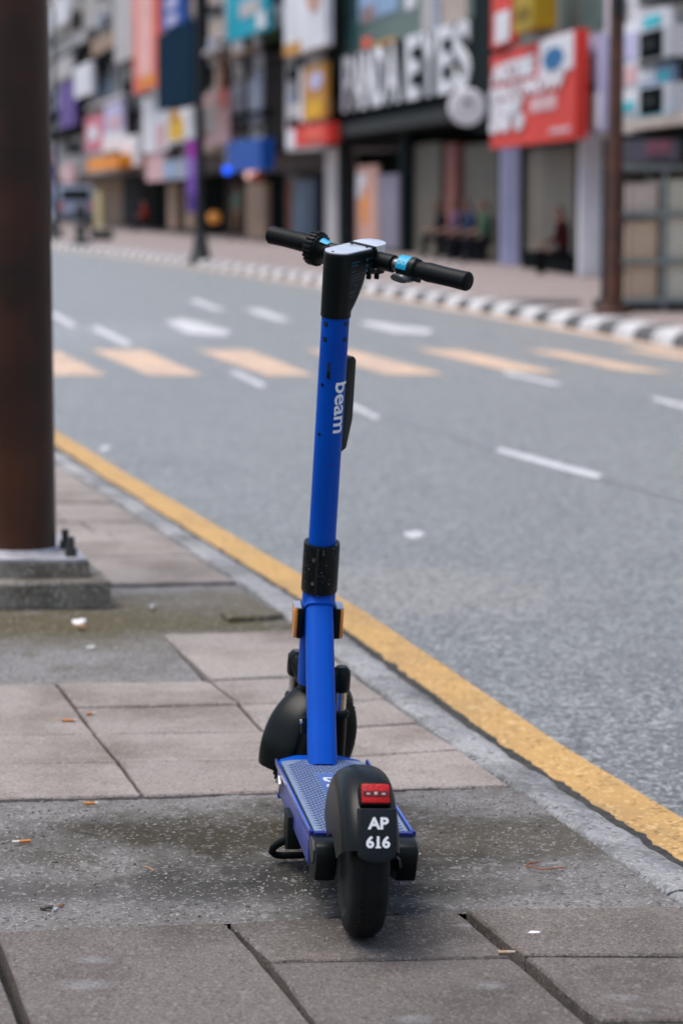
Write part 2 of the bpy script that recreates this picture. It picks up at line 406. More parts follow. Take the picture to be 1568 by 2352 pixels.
t3 = [(-900, 3066), (0, 3057), (475, 3050), (1080, 3044), (1845, 2996)]
t4 = [(-900, 2946), (0, 2940), (383, 2935), (1045, 2927), (1679, 2892)]
t5 = [(-900, 2836), (300, 2830), (1141, 2815), (1550, 2800)]
t6 = [(-900, 2738), (228, 2733), (820, 2728), (1158, 2712), (1405, 2697)]
t7 = [(758, 2631), (1150, 2618), (1295, 2606)]
t8 = [(671, 2543), (1176, 2526), (1200, 2524)]
ty = lambda T, x: float(np.interp(x, [p[0] for p in T], [p[1] for p in T]))
def row(Ta, Tb, xs, z=None):
    """stones between two transverse joints; xs = [(x on upper joint, x on lower joint), ...]"""
    for (a0, b0), (a1, b1) in zip(xs, xs[1:]):
        up = [F(x, ty(Ta, x)) for x in np.linspace(a0, a1, 3)]; lo = [F(x, ty(Tb, x)) for x in np.linspace(b1, b0, 3)]
        slab(up + lo, z=random.uniform(-.0025, .0015) if z is None else z)
# front stones, by the rear wheel and below
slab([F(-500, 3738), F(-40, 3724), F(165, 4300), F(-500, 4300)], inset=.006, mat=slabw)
slab([F(-20, 3724), F(905, 3688), F(1064, 3860), F(1404, 4300), F(192, 4300)], z=.001, mat=slabw)
slab([F(912, 3688), F(1835, 3640), F(2046, 3824), F(1074, 3845)], z=-.001, mat=slabw)
slab([F(1855, 3640), F(2722, 3627), F(3012, 3822), F(2082, 3824)], z=.002, mat=slabw)
slab([F(1076, 3850), F(2050, 3829), F(2592, 4300), F(1414, 4300)], z=0, mat=slabw)
slab([F(2094, 3828), F(3018, 3828), F(3386, 4084), F(2384, 4086)], z=.001, mat=slabw)
slab([F(2404, 4092), F(3398, 4090), F(3680, 4300), F(2640, 4300)], z=0, mat=slabw)
row(t3, t2, [(-900, -900), (-330, -240), (475, 571), (1270, 1390), (1842, 2040)])
row(t4, t3, [(-900, -900), (-420, -330), (379, 475), (1140, 1270), (1676, 1842)])
row(t6, t4, [(-900, -900), (-560, -420), (228, 379)])
row(t5, t4, [(303, 379), (958, 1054), (1548, 1676)])
row(t6, t5, [(228, 303), (840, 958), (1402, 1548)], z=.002)
row(t7, t6, [(740, 840), (1293, 1402)], z=.007)
row(t8, t7, [(650, 740), (1198, 1293)], z=.003)
# stones farther up the pavement, laid in the same courses
D = 7.78
while D < 26:
    h_ = .3 * (1 if D < 14 else 2); x1 = interp(KERB, D); x1b = interp(KERB, D + h_); w = .62
    x0 = x1 - random.uniform(.2, .6); xr, xrb = x1 - .005, x1b - .005
    while xr > x1 - 2.6:
        xl = max(xr - w, x1 - 4); xlb = xl + (x1b - x1)
        if xr == x1 - .005: xl = x0; xlb = x0 + (x1b - x1)
        f = lambda x, y: (x, y + .1 * (x - x1))
        slab([f(xlb, D + h_), f(xrb, D + h_), f(xr, D), f(xl, D)], z=random.uniform(-.002, .002))
        xr, xrb = xl, xlb
    D += h_
# rough concrete fill between the stones
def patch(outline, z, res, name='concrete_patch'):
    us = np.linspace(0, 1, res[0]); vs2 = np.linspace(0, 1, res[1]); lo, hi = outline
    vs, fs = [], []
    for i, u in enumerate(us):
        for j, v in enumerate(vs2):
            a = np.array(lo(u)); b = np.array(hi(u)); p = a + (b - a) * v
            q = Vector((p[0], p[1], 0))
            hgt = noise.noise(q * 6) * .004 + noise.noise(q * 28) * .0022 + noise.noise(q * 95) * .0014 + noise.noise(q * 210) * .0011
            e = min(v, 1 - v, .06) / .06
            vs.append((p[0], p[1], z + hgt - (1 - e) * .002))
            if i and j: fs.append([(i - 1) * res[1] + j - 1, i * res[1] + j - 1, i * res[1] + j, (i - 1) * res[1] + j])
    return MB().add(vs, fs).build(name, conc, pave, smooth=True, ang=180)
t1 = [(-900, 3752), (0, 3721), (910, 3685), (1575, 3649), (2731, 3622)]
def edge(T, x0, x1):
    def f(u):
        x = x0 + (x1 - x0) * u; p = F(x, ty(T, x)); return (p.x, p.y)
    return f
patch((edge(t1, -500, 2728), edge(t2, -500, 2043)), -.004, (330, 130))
patch((edge(t6, -500, 815), edge(t8, -620, 655)), -.003, (120, 60))
def band(y0):
    return lambda u: (interp(KERB, y0) - 2.6 + 2.595 * u, y0 + .1 * (-2.6 + 2.595 * u))
patch((band(6.76), band(7.77)), -.009, (150, 56))
# chips of aggregate standing proud of the worn concrete
chipm = [M('chip_pale', (.40, .39, .375), (.3, .29, .28), rough=.6), M('chip_mid', (.27, .25, .23), rough=.7), M('chip_dark', (.07, .066, .06), rough=.8)]
def chips(n, y0, y1, x0f, x1f, smin, smax):
    mb = MB(); k = 0
    while k < n:
        u, v = random.random(), random.random()
        lo = x0f; y = y0 + (y1 - y0) * v; x = x0f + (interp(KERB, y) - .02 - x0f) * u if x1f is None else x0f + (x1f - x0f) * u
        y += .1 * x
        if x1f is None and x > interp(KERB, y) - .02: continue
        if noise.noise(Vector((x * 2.2, y * 2.2, 4))) + random.uniform(-.35, .35) < -.12: continue
        k += 1; s = random.uniform(smin, smax) * random.choice((.6, .8, 1, 1, 1.5)); a = random.uniform(0, PI); el = random.uniform(.45, .9)
        tl = Vector((random.uniform(-.25, .25), random.uniform(-.25, .25), 1)).normalized()
        mb.cur = random.choice((0, 0, 1, 1, 1, 2, 2)) if math.hypot((x + .16) / .45, (y - 4.6) / .25) > 1 else random.choice((0, 1, 2, 2, 2, 2))
        X = Vector((math.cos(a), math.sin(a), 0)); X = (X - tl * X.dot(tl)).normalized(); Y = tl.cross(X); c = Vector((x, y, -.0035 + noise.noise(Vector((x, y, 0)) * 6) * .004))
        n5 = 5; ring = [c + (X * math.cos(2 * PI * q / n5) + Y * el * math.sin(2 * PI * q / n5)) * s * random.uniform(.7, 1.1) for q in range(n5)]
        top = [p + tl * s * .45 + (c - p) * .25 for p in ring]
        mb.add(ring + top, [[0, 1, 6, 5], [1, 2, 7, 6], [2, 3, 8, 7], [3, 4, 9, 8], [4, 0, 5, 9], [5, 6, 7, 8, 9]])
    o = mb.build('stone_chips', chipm, pave, smooth=False); o['kind'] = 'stuff'
chips(3000, 4.0, 5.03, -.95, None, .0014, .0032)
chips(900, 6.25, 7.7, -1.5, None, .002, .004)
# kerb stones
def kerb_stone(y0, y1):
    n = max(4, int((y1 - y0) / .03)); prof = [(0, -.07), (0, -.008), (.006, -.001), (.03, .002), (.07, .0), (.1, -.006), (.122, -.022), (.132, -.045), (.138, -.075)]
    vs, fs = [], []
    for i in range(n + 1):
        y = y0 + (y1 - y0) * i / n
        for k, (o, z) in enumerate(prof):
            q = Vector((y * 7, o * 30, 1)); e = noise.noise(q) * .012 + noise.noise(q * 4.3) * .005
            if k <= 2: e = noise.noise(q * 2) * .008 + .008
            if i in (0, n): z = z - .006
            vs.append(kpt(y, o + e * (1 if k != 4 else .3), z + (noise.noise(q * 2.2) * .006 + noise.noise(q * 7) * .003 if 1 < k < 7 else 0)))
    m = len(prof)
    for i in range(n):
        for k in range(m - 1): fs.append([i * m + k, i * m + k + 1, (i + 1) * m + k + 1, (i + 1) * m + k])
    fs.append(list(range(m))); fs.append([n * m + k for k in range(m)])
    MB().add(vs, fs).build('kerb_stone', kerbm, kerb, smooth=True, ang=50)
kerb = struct(MB().add([kpt(y, o, -.1) for y in (1.2, 4, 6, 8, 12, 16, 26) for o in (.01, .13)], [[2 * i, 2 * i + 1, 2 * i + 3, 2 * i + 2] for i in range(6)]).build('kerb', bedm, smooth=False))
ky = [1.3, 2.3, 3.25, 4.22, 5.28, 6.2, 7.25, 8.3, 9.4, 10.5, 12, 14, 17, 20, 25]
for a, b in zip(ky, ky[1:]): kerb_stone(a + .004, b - .004)

# ---- far pavement and painted kerb
farp = stone_mat('far_paving', (.27, .225, .215), (.22, .18, .175), (.33, .29, .28), (.17, .14, .13), .5, .3, spk=20)
vs, fs = [], []
for i, (x, y) in enumerate(FARKS[::4]):
    vs += [(x + .3, y, .0), (interp(FAC, y) + 8, y, .0)]
    if i: fs.append([2 * i - 2, 2 * i - 1, 2 * i + 1, 2 * i])
farpave = struct(MB().add(vs, fs).build('far_pavement', farp, smooth=False))
M_kw = stone_mat('kerb_white_paint', (.56, .56, .57), (.46, .46, .47), (.7, .7, .7), (.28, .275, .27), .8, .4, spk=60)
M_kb = stone_mat('kerb_black_paint', (.06, .063, .066), (.08, .082, .085), (.14, .14, .14), (.12, .115, .11), .7, .4, spk=60)
fkerb = struct(MB().add([p for (x, y) in FARKS[::2] for p in ((x - .12, y, -.06), (x + .32, y, -.06))], [[2 * i, 2 * i + 1, 2 * i + 3, 2 * i + 2] for i in range(len(FARKS[::2]) - 1)]).build('far_kerb', M_kb, smooth=False))
whites = [gnd(x, y + 14, .0) for x, y in [(1511.5, 763), (1426.6, 753), (1369, 748), (1304, 740), (1241.6, 730), (1186.6, 723), (1134, 718), (1084, 710), (1044, 704), (999, 698), (959, 690), (917, 685), (874, 680)]]
per = 1.05
def kerb_block(y0, y1, mat):
    mb = MB(); prof = [(-.17, -.07), (-.16, -.01), (-.12, .045), (-.03, .07), (.12, .07), (.24, .05), (.3, .01), (.31, -.05)]
    P = []
    for t in (y0, y1):
        x = interp(FARK, t); d = Vector((interp(FARK, t + .5) - interp(FARK, t - .5), 1)).normalized()
        for (o, z) in prof: P.append((x + d.y * o, t - d.x * o, z))
    m = len(prof); mb.add(P, [[k, k + 1, m + k + 1, m + k] for k in range(m - 1)] + [list(range(m)), [m + k for k in range(m)]])
    mb.build('kerb_block', mat, fkerb, ang=50)
y = 14.0; i = 0
while y < 95:
    L_ = .52 if i % 2 else .60
    kerb_block(y + .006, y + L_ - .006, M_kw if i % 2 == 0 else M_kb); y += L_; i += 1
# long dark strip laid in the far pavement
A = [gnd(x, yy_, .004) for x, yy_ in [(1110, 694), (1200, 688), (1330, 690), (1335, 698), (1220, 702), (1130, 700)]]
tag(MB().add(A + [p + Vector((0, 0, .012)) for p in A], [[6, 7, 8, 9, 10, 11]] + [[k, (k + 1) % 6, 6 + (k + 1) % 6, 6 + k] for k in range(6)]).build('pavement_strip', M('strip_dark', (.05, .045, .04), (.08, .07, .065), rough=.7), smooth=False),
    'long dark strip in the pinkish pavement across the road', 'drain cover')

# ================================================================== THE STREET FRONT ACROSS THE ROAD
def fac_pt(px, py, off=0.0):
    """where the line of sight meets the building line, stepped out by off towards the road."""
    d = ray(px, py); k = d.x / d.y; lo, hi = 5.0, 185.0
    def g(y):
        m = (interp(FAC, y + 1) - interp(FAC, y - 1)) / 2
        return interp(FAC, y) - off * math.sqrt(1 + m * m) - k * y
    for _ in range(50):
        mid = (lo + hi) / 2
        if g(mid) > 0: lo = mid
        else: hi = mid
    y = (lo + hi) / 2; t = y / d.y
    return Vector((d.x * t, y, CAM_H + d.z * t))
# straight fronts: the building line turns only where two buildings meet
FAC = sorted([(p.x, p.y) for p in (fac_pt(x, 480) for x in (2700, 1721, 1322, 1126, 748, 656, 606, 516, 448, 326, 282, 196, 96, -260))], key=lambda q: q[1])
def fbox(mb, x0, x1, y0, y1, off=0.0, th=.1, zlo=None, zhi=None, bev=0.0):
    """upright box parallel to the building line: front face at off, th deep behind it."""
    ym = (y0 + y1) / 2 if y0 is not None and y1 is not None else (y1 if y1 is not None else 400)
    P0, P1 = fac_pt(x0, ym, off), fac_pt(x1, ym, off); xm = (x0 + x1) / 2
    za = zlo if zlo is not None else fac_pt(xm, y1, off).z; zb = zhi if zhi is not None else fac_pt(xm, y0, off).z
    d = Vector((P1.x - P0.x, P1.y - P0.y, 0)); L = d.length; d.normalize(); n = Vector((d.y, -d.x, 0))
    if n.x > 0: n = -n
    c = Vector(((P0.x + P1.x) / 2, (P0.y + P1.y) / 2, (za + zb) / 2)) - n * th / 2
    R = Matrix((d, -n, Vector((0, 0, 1)))).transposed()
    mb.box(c, (L, th, zb - za), bev, R)
    return c + n * th / 2, R, L, zb - za          # centre of the front face, frame (x along, z up), width, height
def fpart(name, mat, parent, *a, **k):
    mb = MB(); r = fbox(mb, *a, **k); o = mb.build(name, mat, parent, world=True, smooth=False); return o, r
C = lambda name, r, g, b, rough=.7, **k: M(name, (r, g, b), (r * .8, g * .8, b * .8), scale=1.2, rough=rough, detail=6, **{'spec': .25, **k})
W_grey = C('plaster_grey', .40, .385, .37); W_beige = C('plaster_beige', .46, .39, .34); W_white = C('plaster_white', .62, .61, .63)
W_dark = C('dark_cladding', .006, .013, .013, .8, spec=.08); W_brown = C('brown_plaster', .016, .012, .010, spec=.08); W_teal = C('teal_grey_glass', .10, .16, .15, .35)
W_pale = C('pale_plaster', .48, .46, .46); W_tan = C('tan_tile', .34, .24, .17); W_khaki = C('khaki_shutter', .155, .14, .11, .6); W_kh2 = C('beige_shutter', .23, .205, .165, .6)
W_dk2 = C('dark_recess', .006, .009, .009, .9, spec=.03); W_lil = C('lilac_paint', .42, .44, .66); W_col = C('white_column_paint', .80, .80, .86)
W_red = C('red_vinyl', .70, .045, .03, .5); W_cor = C('coral_vinyl', .80, .13, .075, .5); W_corp = C('pale_coral_vinyl', .82, .44, .40, .5); W_navy = C('navy_vinyl', .001, .022, .048, .8, spec=.05)
W_blu = C('blue_vinyl', .005, .08, .38, .5); W_turq = C('turquoise_vinyl', .01, .38, .50, .5); W_yel = C('yellow_vinyl', .72, .42, .01, .5); W_och = C('ochre_vinyl', .55, .27, .045, .5)
W_wv = C('white_vinyl', .74, .75, .79, .5); W_lav = C('lavender_vinyl', .50, .49, .70, .5); W_pink = C('pink_vinyl', .66, .42, .44, .5); W_pnk2 = C('rose_vinyl', .62, .18, .25, .5)
W_pur = C('purple_vinyl', .11, .06, .27, .5); W_or = C('orange_vinyl', .80, .27, .02, .5); W_blg = C('blue_grey_vinyl', .33, .37, .47, .5); W_lbl = C('light_blue_paint', .28, .42, .62, .5)
W_skin = C('poster_skin', .60, .34, .27, .5); W_mag = C('magenta_vinyl', .42, .06, .42, .5); W_cyan = C('cyan_vinyl', .03, .50, .58, .5); W_mus = C('mustard_vinyl', .42, .28, .01, .5)
W_gl = C('dark_glass', .02, .035, .04, .15); W_metal = C('grey_metal', .25, .27, .28, .45); W_grn = C('dull_green', .16, .22, .16); W_ac = C('ac_casing', .55, .56, .6, .5)
W_steel = C('dark_post', .018, .024, .026, .5)

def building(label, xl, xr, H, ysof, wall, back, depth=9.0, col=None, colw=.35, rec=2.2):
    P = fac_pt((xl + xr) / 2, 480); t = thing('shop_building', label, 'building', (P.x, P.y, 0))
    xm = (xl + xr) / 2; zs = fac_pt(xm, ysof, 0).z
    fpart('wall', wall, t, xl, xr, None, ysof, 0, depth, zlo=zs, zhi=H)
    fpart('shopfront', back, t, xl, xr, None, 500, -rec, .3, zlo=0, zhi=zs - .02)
    if col:
        for x in ((xl, xr)):
            mb = MB(); p = fac_pt(x, 500, -.02); mb.box((p.x, p.y, zs / 2 - .01), (colw, colw, zs - .02)); mb.build('column', col, t, world=True, smooth=False)
    return t, zs
def win(t, x0, x1, y0, y1, frame=W_metal, pane=W_gl, n=2):
    f, r = fpart('window', frame, t, x0, x1, y0, y1, .04, .1)
    w = (x1 - x0) / n
    for k in range(n):
        mb = MB(); fbox(mb, x0 + w * k + w * .08, x0 + w * (k + 1) - w * .08, y0 + 4, y1 - 4, .055, .03)
        mb.build('pane', pane, f, world=True, smooth=False) if False else mb.build('pane', pane, f, smooth=False, T=WM(t).inverted())
def sign(name, label, cat, x0, x1, y0, y1, off, th, mat, group=None):
    P = fac_pt((x0 + x1) / 2, y1, off); t = thing(name, label, cat, P, group=group)
    o, r = fpart('board', mat, t, x0, x1, y0, y1, off, th, bev=.01)
    return t, r
def onsign(t, r, name, mat, u, v, w, h, th=.02, round_=False, seg=20):
    """a flat piece of print fixed on a board; u, v, w, h are fractions of the board."""
    c, R, L, H = r; mb = MB()
    p = Vector(((u - .5) * L, -th / 2 - .003, (v - .5) * H))
    if round_:
        mb.prism([(p.x + math.cos(2 * PI * k / seg) * w * L / 2, p.z + math.sin(2 * PI * k / seg) * h * H / 2) for k in range(seg)], p.y - th / 2, p.y + th / 2, ax=1)
    else: mb.box(p, (w * L, th, h * H))
    mb.v = [c + R @ x for x in mb.v]
    return mb.build(name, mat, t, world=True, smooth=False)
def lettering(t, r, body, mat, u, v, w, h, fat=0.0, dy=.03, depth=.012):
    c, R, L, H = r; mb = text_mb(body, 1.0, depth, fat)
    xs = [q.x for q in mb.v]; ys_ = [q.y for q in mb.v]; sw, sh = max(xs) - min(xs), max(ys_) - min(ys_)
    mb.v = [c + R @ Vector(((u - .5) * L + q.x / sw * w * L, -dy - q.z, (v - .5) * H + q.y / sh * h * H)) for q in mb.v]
    return mb.build('lettering', mat, t, world=True, smooth=False)

# --- right: white building behind the rack
bA, zA = building('white shop building with fan units at the right edge, beyond the metal rack', 1322, 1720, 12, 300, W_white, W_kh2, col=None)
mb = MB(); p = fac_pt(1352, 560, .02); mb.box((p.x, p.y, 1.95), (.36, .36, 3.9), .02); mb.build('column', W_col, bA, world=True, smooth=False)
fpart('ledge', W_beige, bA, 1500, 1720, 285, 305, .8, .8)
fpart('pipe', W_white, bA, 1442, 1470, 0, 60, .25, .25)
win(bA, 1408, 1436, 0, 48, n=1)
for i, (y0, y1, lb) in enumerate([(66, 138, 'upper grey fan unit with dark grille on the white wall'), (196, 268, 'lower grey fan unit with dark grille on the white wall'), (-70, -8, 'topmost grey fan unit high on the white wall')]):
    P = fac_pt(1500, y1, .5); t = thing('fan_unit', lb, 'air conditioner', P, group='fan units on the white wall')
    o, r = fpart('casing', W_ac, t, 1462, 1532, y0, y1, .55, .4, bev=.02)
    onsign(t, r, 'grille', W_dk2, .5, .5, .72, .86); onsign(t, r, 'fan_hub', W_steel, .5, .5, .2, .2, .04, True)
    fpart('bracket', W_steel, t, 1462, 1540, y1 + 1, y1 + 10, .5, .45)
t, r = sign('sign_board', 'white board with rose and cyan blocks between the brown pole and the fan units', 'sign', 1408, 1464, 58, 262, .3, .1, W_wv, 'signs on the white building')
onsign(t, r, 'print', W_pink, .5, .42, .98, .2); onsign(t, r, 'print', W_cyan, .45, .08, .9, .1); onsign(t, r, 'print', W_lav, .5, .75, .9, .3)
t, r = sign('sign_board', 'pale cyan and white board between two fan units', 'sign', 1464, 1540, 140, 194, .4, .1, W_lbl, 'signs on the white building')
onsign(t, r, 'print', W_wv, .3, .5, .5, .7); onsign(t, r, 'print', W_cyan, .8, .3, .3, .4)
t, r = sign('sign_board', 'slanted cyan and white panel above the upper fan unit', 'sign', 1470, 1534, 24, 64, .5, .08, W_wv, 'signs on the white building')
onsign(t, r, 'print', W_cyan, .45, .4, .6, .6)
t, r = sign('sign_board', 'thin turquoise strip below the fan units', 'sign', 1412, 1536, 268, 292, .7, .12, W_turq, 'signs on the white building')
t = thing('awning', 'beige canopy with dark underside above the rack', 'awning', fac_pt(1490, 300, 1))
mb = MB(); c, R, L, H = fbox(MB(), 1422, 1580, 286, 300, 2.2, .1)
mb.prism([(-L / 2, .0), (L / 2, .0), (L / 2 - .2, .13), (-L / 2 + .2, .13)], 0, 2.2, ax=1); mb.v = [c + R @ q for q in mb.v]; mb.build('canopy', W_beige, t, world=True, smooth=False)
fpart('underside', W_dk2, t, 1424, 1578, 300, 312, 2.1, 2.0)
t, r = sign('shop_board', 'dark plum signboard under the beige canopy', 'sign', 1424, 1556, 310, 372, .8, .1, C('plum_vinyl', .045, .04, .06), 'signs on the white building')
onsign(t, r, 'print', C('plum_red', .12, .03, .05), .7, .5, .4, .5)
t, r = sign('sign_board', 'pale lavender and blue poster panel beside the big red billboard', 'sign', 1324, 1382, 86, 304, .35, .12, W_lav, 'signs on the white building')
onsign(t, r, 'print', W_lbl, .4, .85, .6, .2, round_=True); onsign(t, r, 'print', W_pink, .4, .62, .4, .16); onsign(t, r, 'print', W_dk2, .45, .47, .5, .08, round_=True); onsign(t, r, 'print', W_wv, .5, .22, .95, .36)

# --- grey-green building with the red billboard
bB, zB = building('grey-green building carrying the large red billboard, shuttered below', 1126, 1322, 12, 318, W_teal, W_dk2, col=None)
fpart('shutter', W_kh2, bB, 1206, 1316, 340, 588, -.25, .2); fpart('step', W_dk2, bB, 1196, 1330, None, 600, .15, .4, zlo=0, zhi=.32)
for k in range(9): fpart('slat', W_kh2, bB, 1207, 1315, 352 + k * 24, 354 + k * 24, -.22, .04)
win(bB, 1230, 1384, -60, 76, W_metal, W_teal, 3)
mb = MB(); p = fac_pt(1170, 560, .05); mb.box((p.x, p.y, 1.75), (.36, .36, 3.5), .02); mb.build('column', W_lil, bB, world=True, smooth=False)
t, r = sign('billboard', 'large red billboard with white lettering and a blue blob on a white corner', 'billboard', 1127, 1321, 97, 330, .7, .2, W_red)
onsign(t, r, 'print', W_wv, .8, .82, .36, .34, round_=False)
onsign(t, r, 'print', C('deep_blue_print', .03, .16, .36), .78, .78, .22, .22, .03, True)
lettering(t, r, 'ARTISE', W_wv, .3, .78, .54, .2, .07); lettering(t, r, '50%', W_wv, .23, .32, .44, .34, .07); lettering(t, r, 'SALE NOW', W_wv, .46, .57, .9, .15, .07)
onsign(t, r, 'print', W_pink, .66, .38, .3, .14); onsign(t, r, 'print', W_pink, .85, .1, .22, .05)
t, r = sign('sign_board', 'red and white board above the red billboard, cut by the top edge', 'sign', 1128, 1174, -90, 106, .78, .15, W_red)
onsign(t, r, 'print', W_wv, .6, .22, .7, .36)
t, r = sign('sign_box', 'mustard box sign above the red billboard', 'sign', 1178, 1224, -60, 70, .9, .4, W_mus); onsign(t, r, 'print', C('olive', .2, .14, .01), .5, .3, .6, .2)

# --- dark building
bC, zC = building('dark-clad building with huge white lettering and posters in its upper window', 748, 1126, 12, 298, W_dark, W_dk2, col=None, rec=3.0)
fpart('pilaster', W_dark, bC, 748, 790, None, 480, .06, .1, zlo=0, zhi=11.8); fpart('pilaster', W_dark, bC, 1086, 1126, None, 400, .35, .4, zlo=2.6, zhi=11.8)
fpart('lintel', C('charcoal_lintel', .02, .024, .024), bC, 750, 1124, 262, 292, .5, .5)
f, r = fpart('window', W_teal, bC, 790, 1084, -120, 110, .06, .1)
Iv = WM(bC).inverted()
for x0, x1, y0, y1, m_ in [(824, 862, -30, 46, W_lbl), (866, 912, -30, 30, W_lbl), (828, 858, 14, 48, W_skin), (832, 850, 86, 110, W_cor), (856, 906, 92, 112, W_och), (930, 952, -20, 20, W_wv), (968, 992, -40, 82, W_pale), (994, 1008, -40, 76, W_blg), (1012, 1070, -40, 60, W_beige), (790, 822, -100, 120, C('deep_teal', .02, .08, .085))]:
    mb = MB(); fbox(mb, x0, x1, y0, y1, .09, .03); mb.build('poster_print', m_, f, smooth=False, T=Iv)
for x0, x1 in ((928, 1010), (1056, 1142)):
    fpart('shutter', W_khaki, bC, x0 + 8, x1, 330, 592, -.25, .15)
    for k in range(10): fpart('slat', W_khaki, bC, x0 + 9, x1 - 1, 340 + k * 23, 342 + k * 23, -.22, .04)
fpart('column', W_dark, bC, 914, 932, None, 560, -.05, .4, zlo=0, zhi=zC - .03); fpart('column', C('brick_red', .25, .09, .075), bC, 1022, 1046, 330, 560, -.1, .3)
t, r = sign('poster', 'tall poster of a pale orange figure in the dark shopfront', 'poster', 818, 866, 380, 566, .08, .08, W_skin, 'posters in the dark shopfront')
onsign(t, r, 'print', W_or, .4, .5, .3, .5, round_=True); onsign(t, r, 'print', W_wv, .25, .75, .4, .3)
t, r = sign('poster', 'tall grey lilac poster beside the pale orange one', 'poster', 868, 914, 400, 572, .08, .08, C('grey_lilac', .22, .21, .27), 'posters in the dark shopfront')
# lettering fixed on the facade: a sign of its own, letter by letter
tS = thing('letter_sign', 'row of huge white capital letters on the dark facade', 'sign', fac_pt(937, 240, .3))
sg = MB(); cS, RS, LS, HS = fbox(sg, 790, 1087, 85, 231, .14, .05); sg.build('backing', W_dark, tS, world=True, smooth=False)
letters = 'PANDA EYES'; pos = [.045, .143, .242, .342, .443, None, .60, .715, .825, .935]; wid = [.084, .096, .088, .088, .098, 0, .10, .112, .10, .105]
for ch, u, w in zip(letters, pos, wid):
    if u is None: continue
    mb = text_mb(ch, 1, .02, .026); xs = [q.x for q in mb.v]; zs_ = [q.y for q in mb.v]; sw, sh = max(xs) - min(xs), max(zs_) - min(zs_)
    hh = HS * (.98 if u < .5 else 1.0)
    mb.v = [cS + RS @ Vector(((u - .5) * LS + q.x / sw * w * LS, -.03 - q.z, q.y / sh * hh - (.01 * HS if u < .5 else 0))) for q in mb.v]
    mb.build('letter', W_wv, tS, world=True, smooth=False)
P = fac_pt(1072, 246, .9); t = thing('round_sign', 'round white sign hanging at the corner of the dark facade', 'sign', P)
Rq = RS @ Matrix.Rotation(0, 3, 'Z')
mb = MB().lathe([(0, -.1), (.33, -.1), (.36, -.07), (.36, .07), (.33, .1), (0, .1)], 32, ax='y'); mb.v = [P + q for q in mb.v]; mb.build('disc', C('round_sign_white', .86, .85, .88, .5), t, world=True)
mb = MB().box((0, -.11, .1), (.14, .02, .1)); mb.v = [P + q for q in mb.v]; mb.build('emblem', W_metal, t, world=True, smooth=False)
mb = MB().box((0, .45, .2), (.05, .75, .05)); mb.v = [P + RS @ q for q in mb.v]; mb.build('bracket', W_steel, t, world=True, smooth=False)

# --- narrow white building with the yellow board
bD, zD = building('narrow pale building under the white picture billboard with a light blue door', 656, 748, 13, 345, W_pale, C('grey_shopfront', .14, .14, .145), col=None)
fpart('column', W_pale, bD, 746, 774, None, 540, .1, .5, zlo=0, zhi=zD)
d, r = fpart('door', W_lbl, bD, 676, 722, 412, 560, -1.8, .12); fpart('door_frame', W_pale, bD, 668, 676, 405, 560, -1.75, .15); fpart('sill', C('rust_red', .3, .1, .06), bD, 657, 667, 420, 540, -1.7, .15)
t, r = sign('billboard', 'white picture billboard with a skin-coloured figure and an orange corner', 'billboard', 652, 747, -110, 118, .8, .2, W_wv)
onsign(t, r, 'print', W_skin, .75, .6, .4, .5, round_=True); onsign(t, r, 'print', W_skin, .72, .8, .25, .4); onsign(t, r, 'print', W_och, .22, .06, .42, .12)
t, r = sign('sign_board', 'yellow ochre board with a pale blue disc', 'sign', 688, 746, 150, 276, .6, .15, W_och)
onsign(t, r, 'print', W_lav, .68, .7, .52, .34, .03, True); onsign(t, r, 'print', W_yel, .6, .18, .6, .3); onsign(t, r, 'print', W_wv, .08, .5, .16, .98)
t, r = sign('sign_board', 'red strip sign with a white end above the light blue door', 'sign', 660, 752, 288, 334, .9, .3, W_red); onsign(t, r, 'print', W_wv, .1, .45, .22, .95); onsign(t, r, 'print', W_cor, .7, .5, .4, .5)

# --- dark narrow building with a plant on its ledge
bE, zE = building('narrow dark brown building between the pale ones', 606, 656, 13, 350, W_brown, W_dk2)
fpart('ledge', W_brown, bE, 606, 656, 122, 130, .5, .5); win(bE, 620, 652, 10, 66, W_metal, W_blg, 2)
def leaf_clump(name, label, cat, P, r, h, n, mat, group=None):
    t = thing(name, label, cat, P, group=group)
    MB().lathe([(.0, 0), (r * .45, 0), (r * .6, h * .35), (r * .52, h * .35), (0, h * .33)], 12).build('pot', W_brown, t)
    mb = MB()
    for _ in range(n):
        d = Vector((random.gauss(0, 1), random.gauss(0, 1), random.gauss(0, 1))).normalized() * random.random() ** .4
        c = Vector((d.x * r, d.y * r, h * .75 + d.z * h * .55)); s = random.uniform(.06, .12)
        a = Vector((random.gauss(0, 1), random.gauss(0, 1), random.gauss(0, .6))).normalized(); b_ = a.orthogonal().normalized()
        mb.add([c - a * s, c + b_ * s * .4, c + a * s, c - b_ * s * .4], [[0, 1, 2, 3]])
    mb.build('foliage', mat, t, smooth=False); return t
M_leaf = C('leaf_green', .05, .10, .03, .6)
leaf_clump('potted_plant', 'bushy green potted plant on the dark building ledge', 'plant', fac_pt(622, 122, .25), .55, .9, 260, M_leaf)

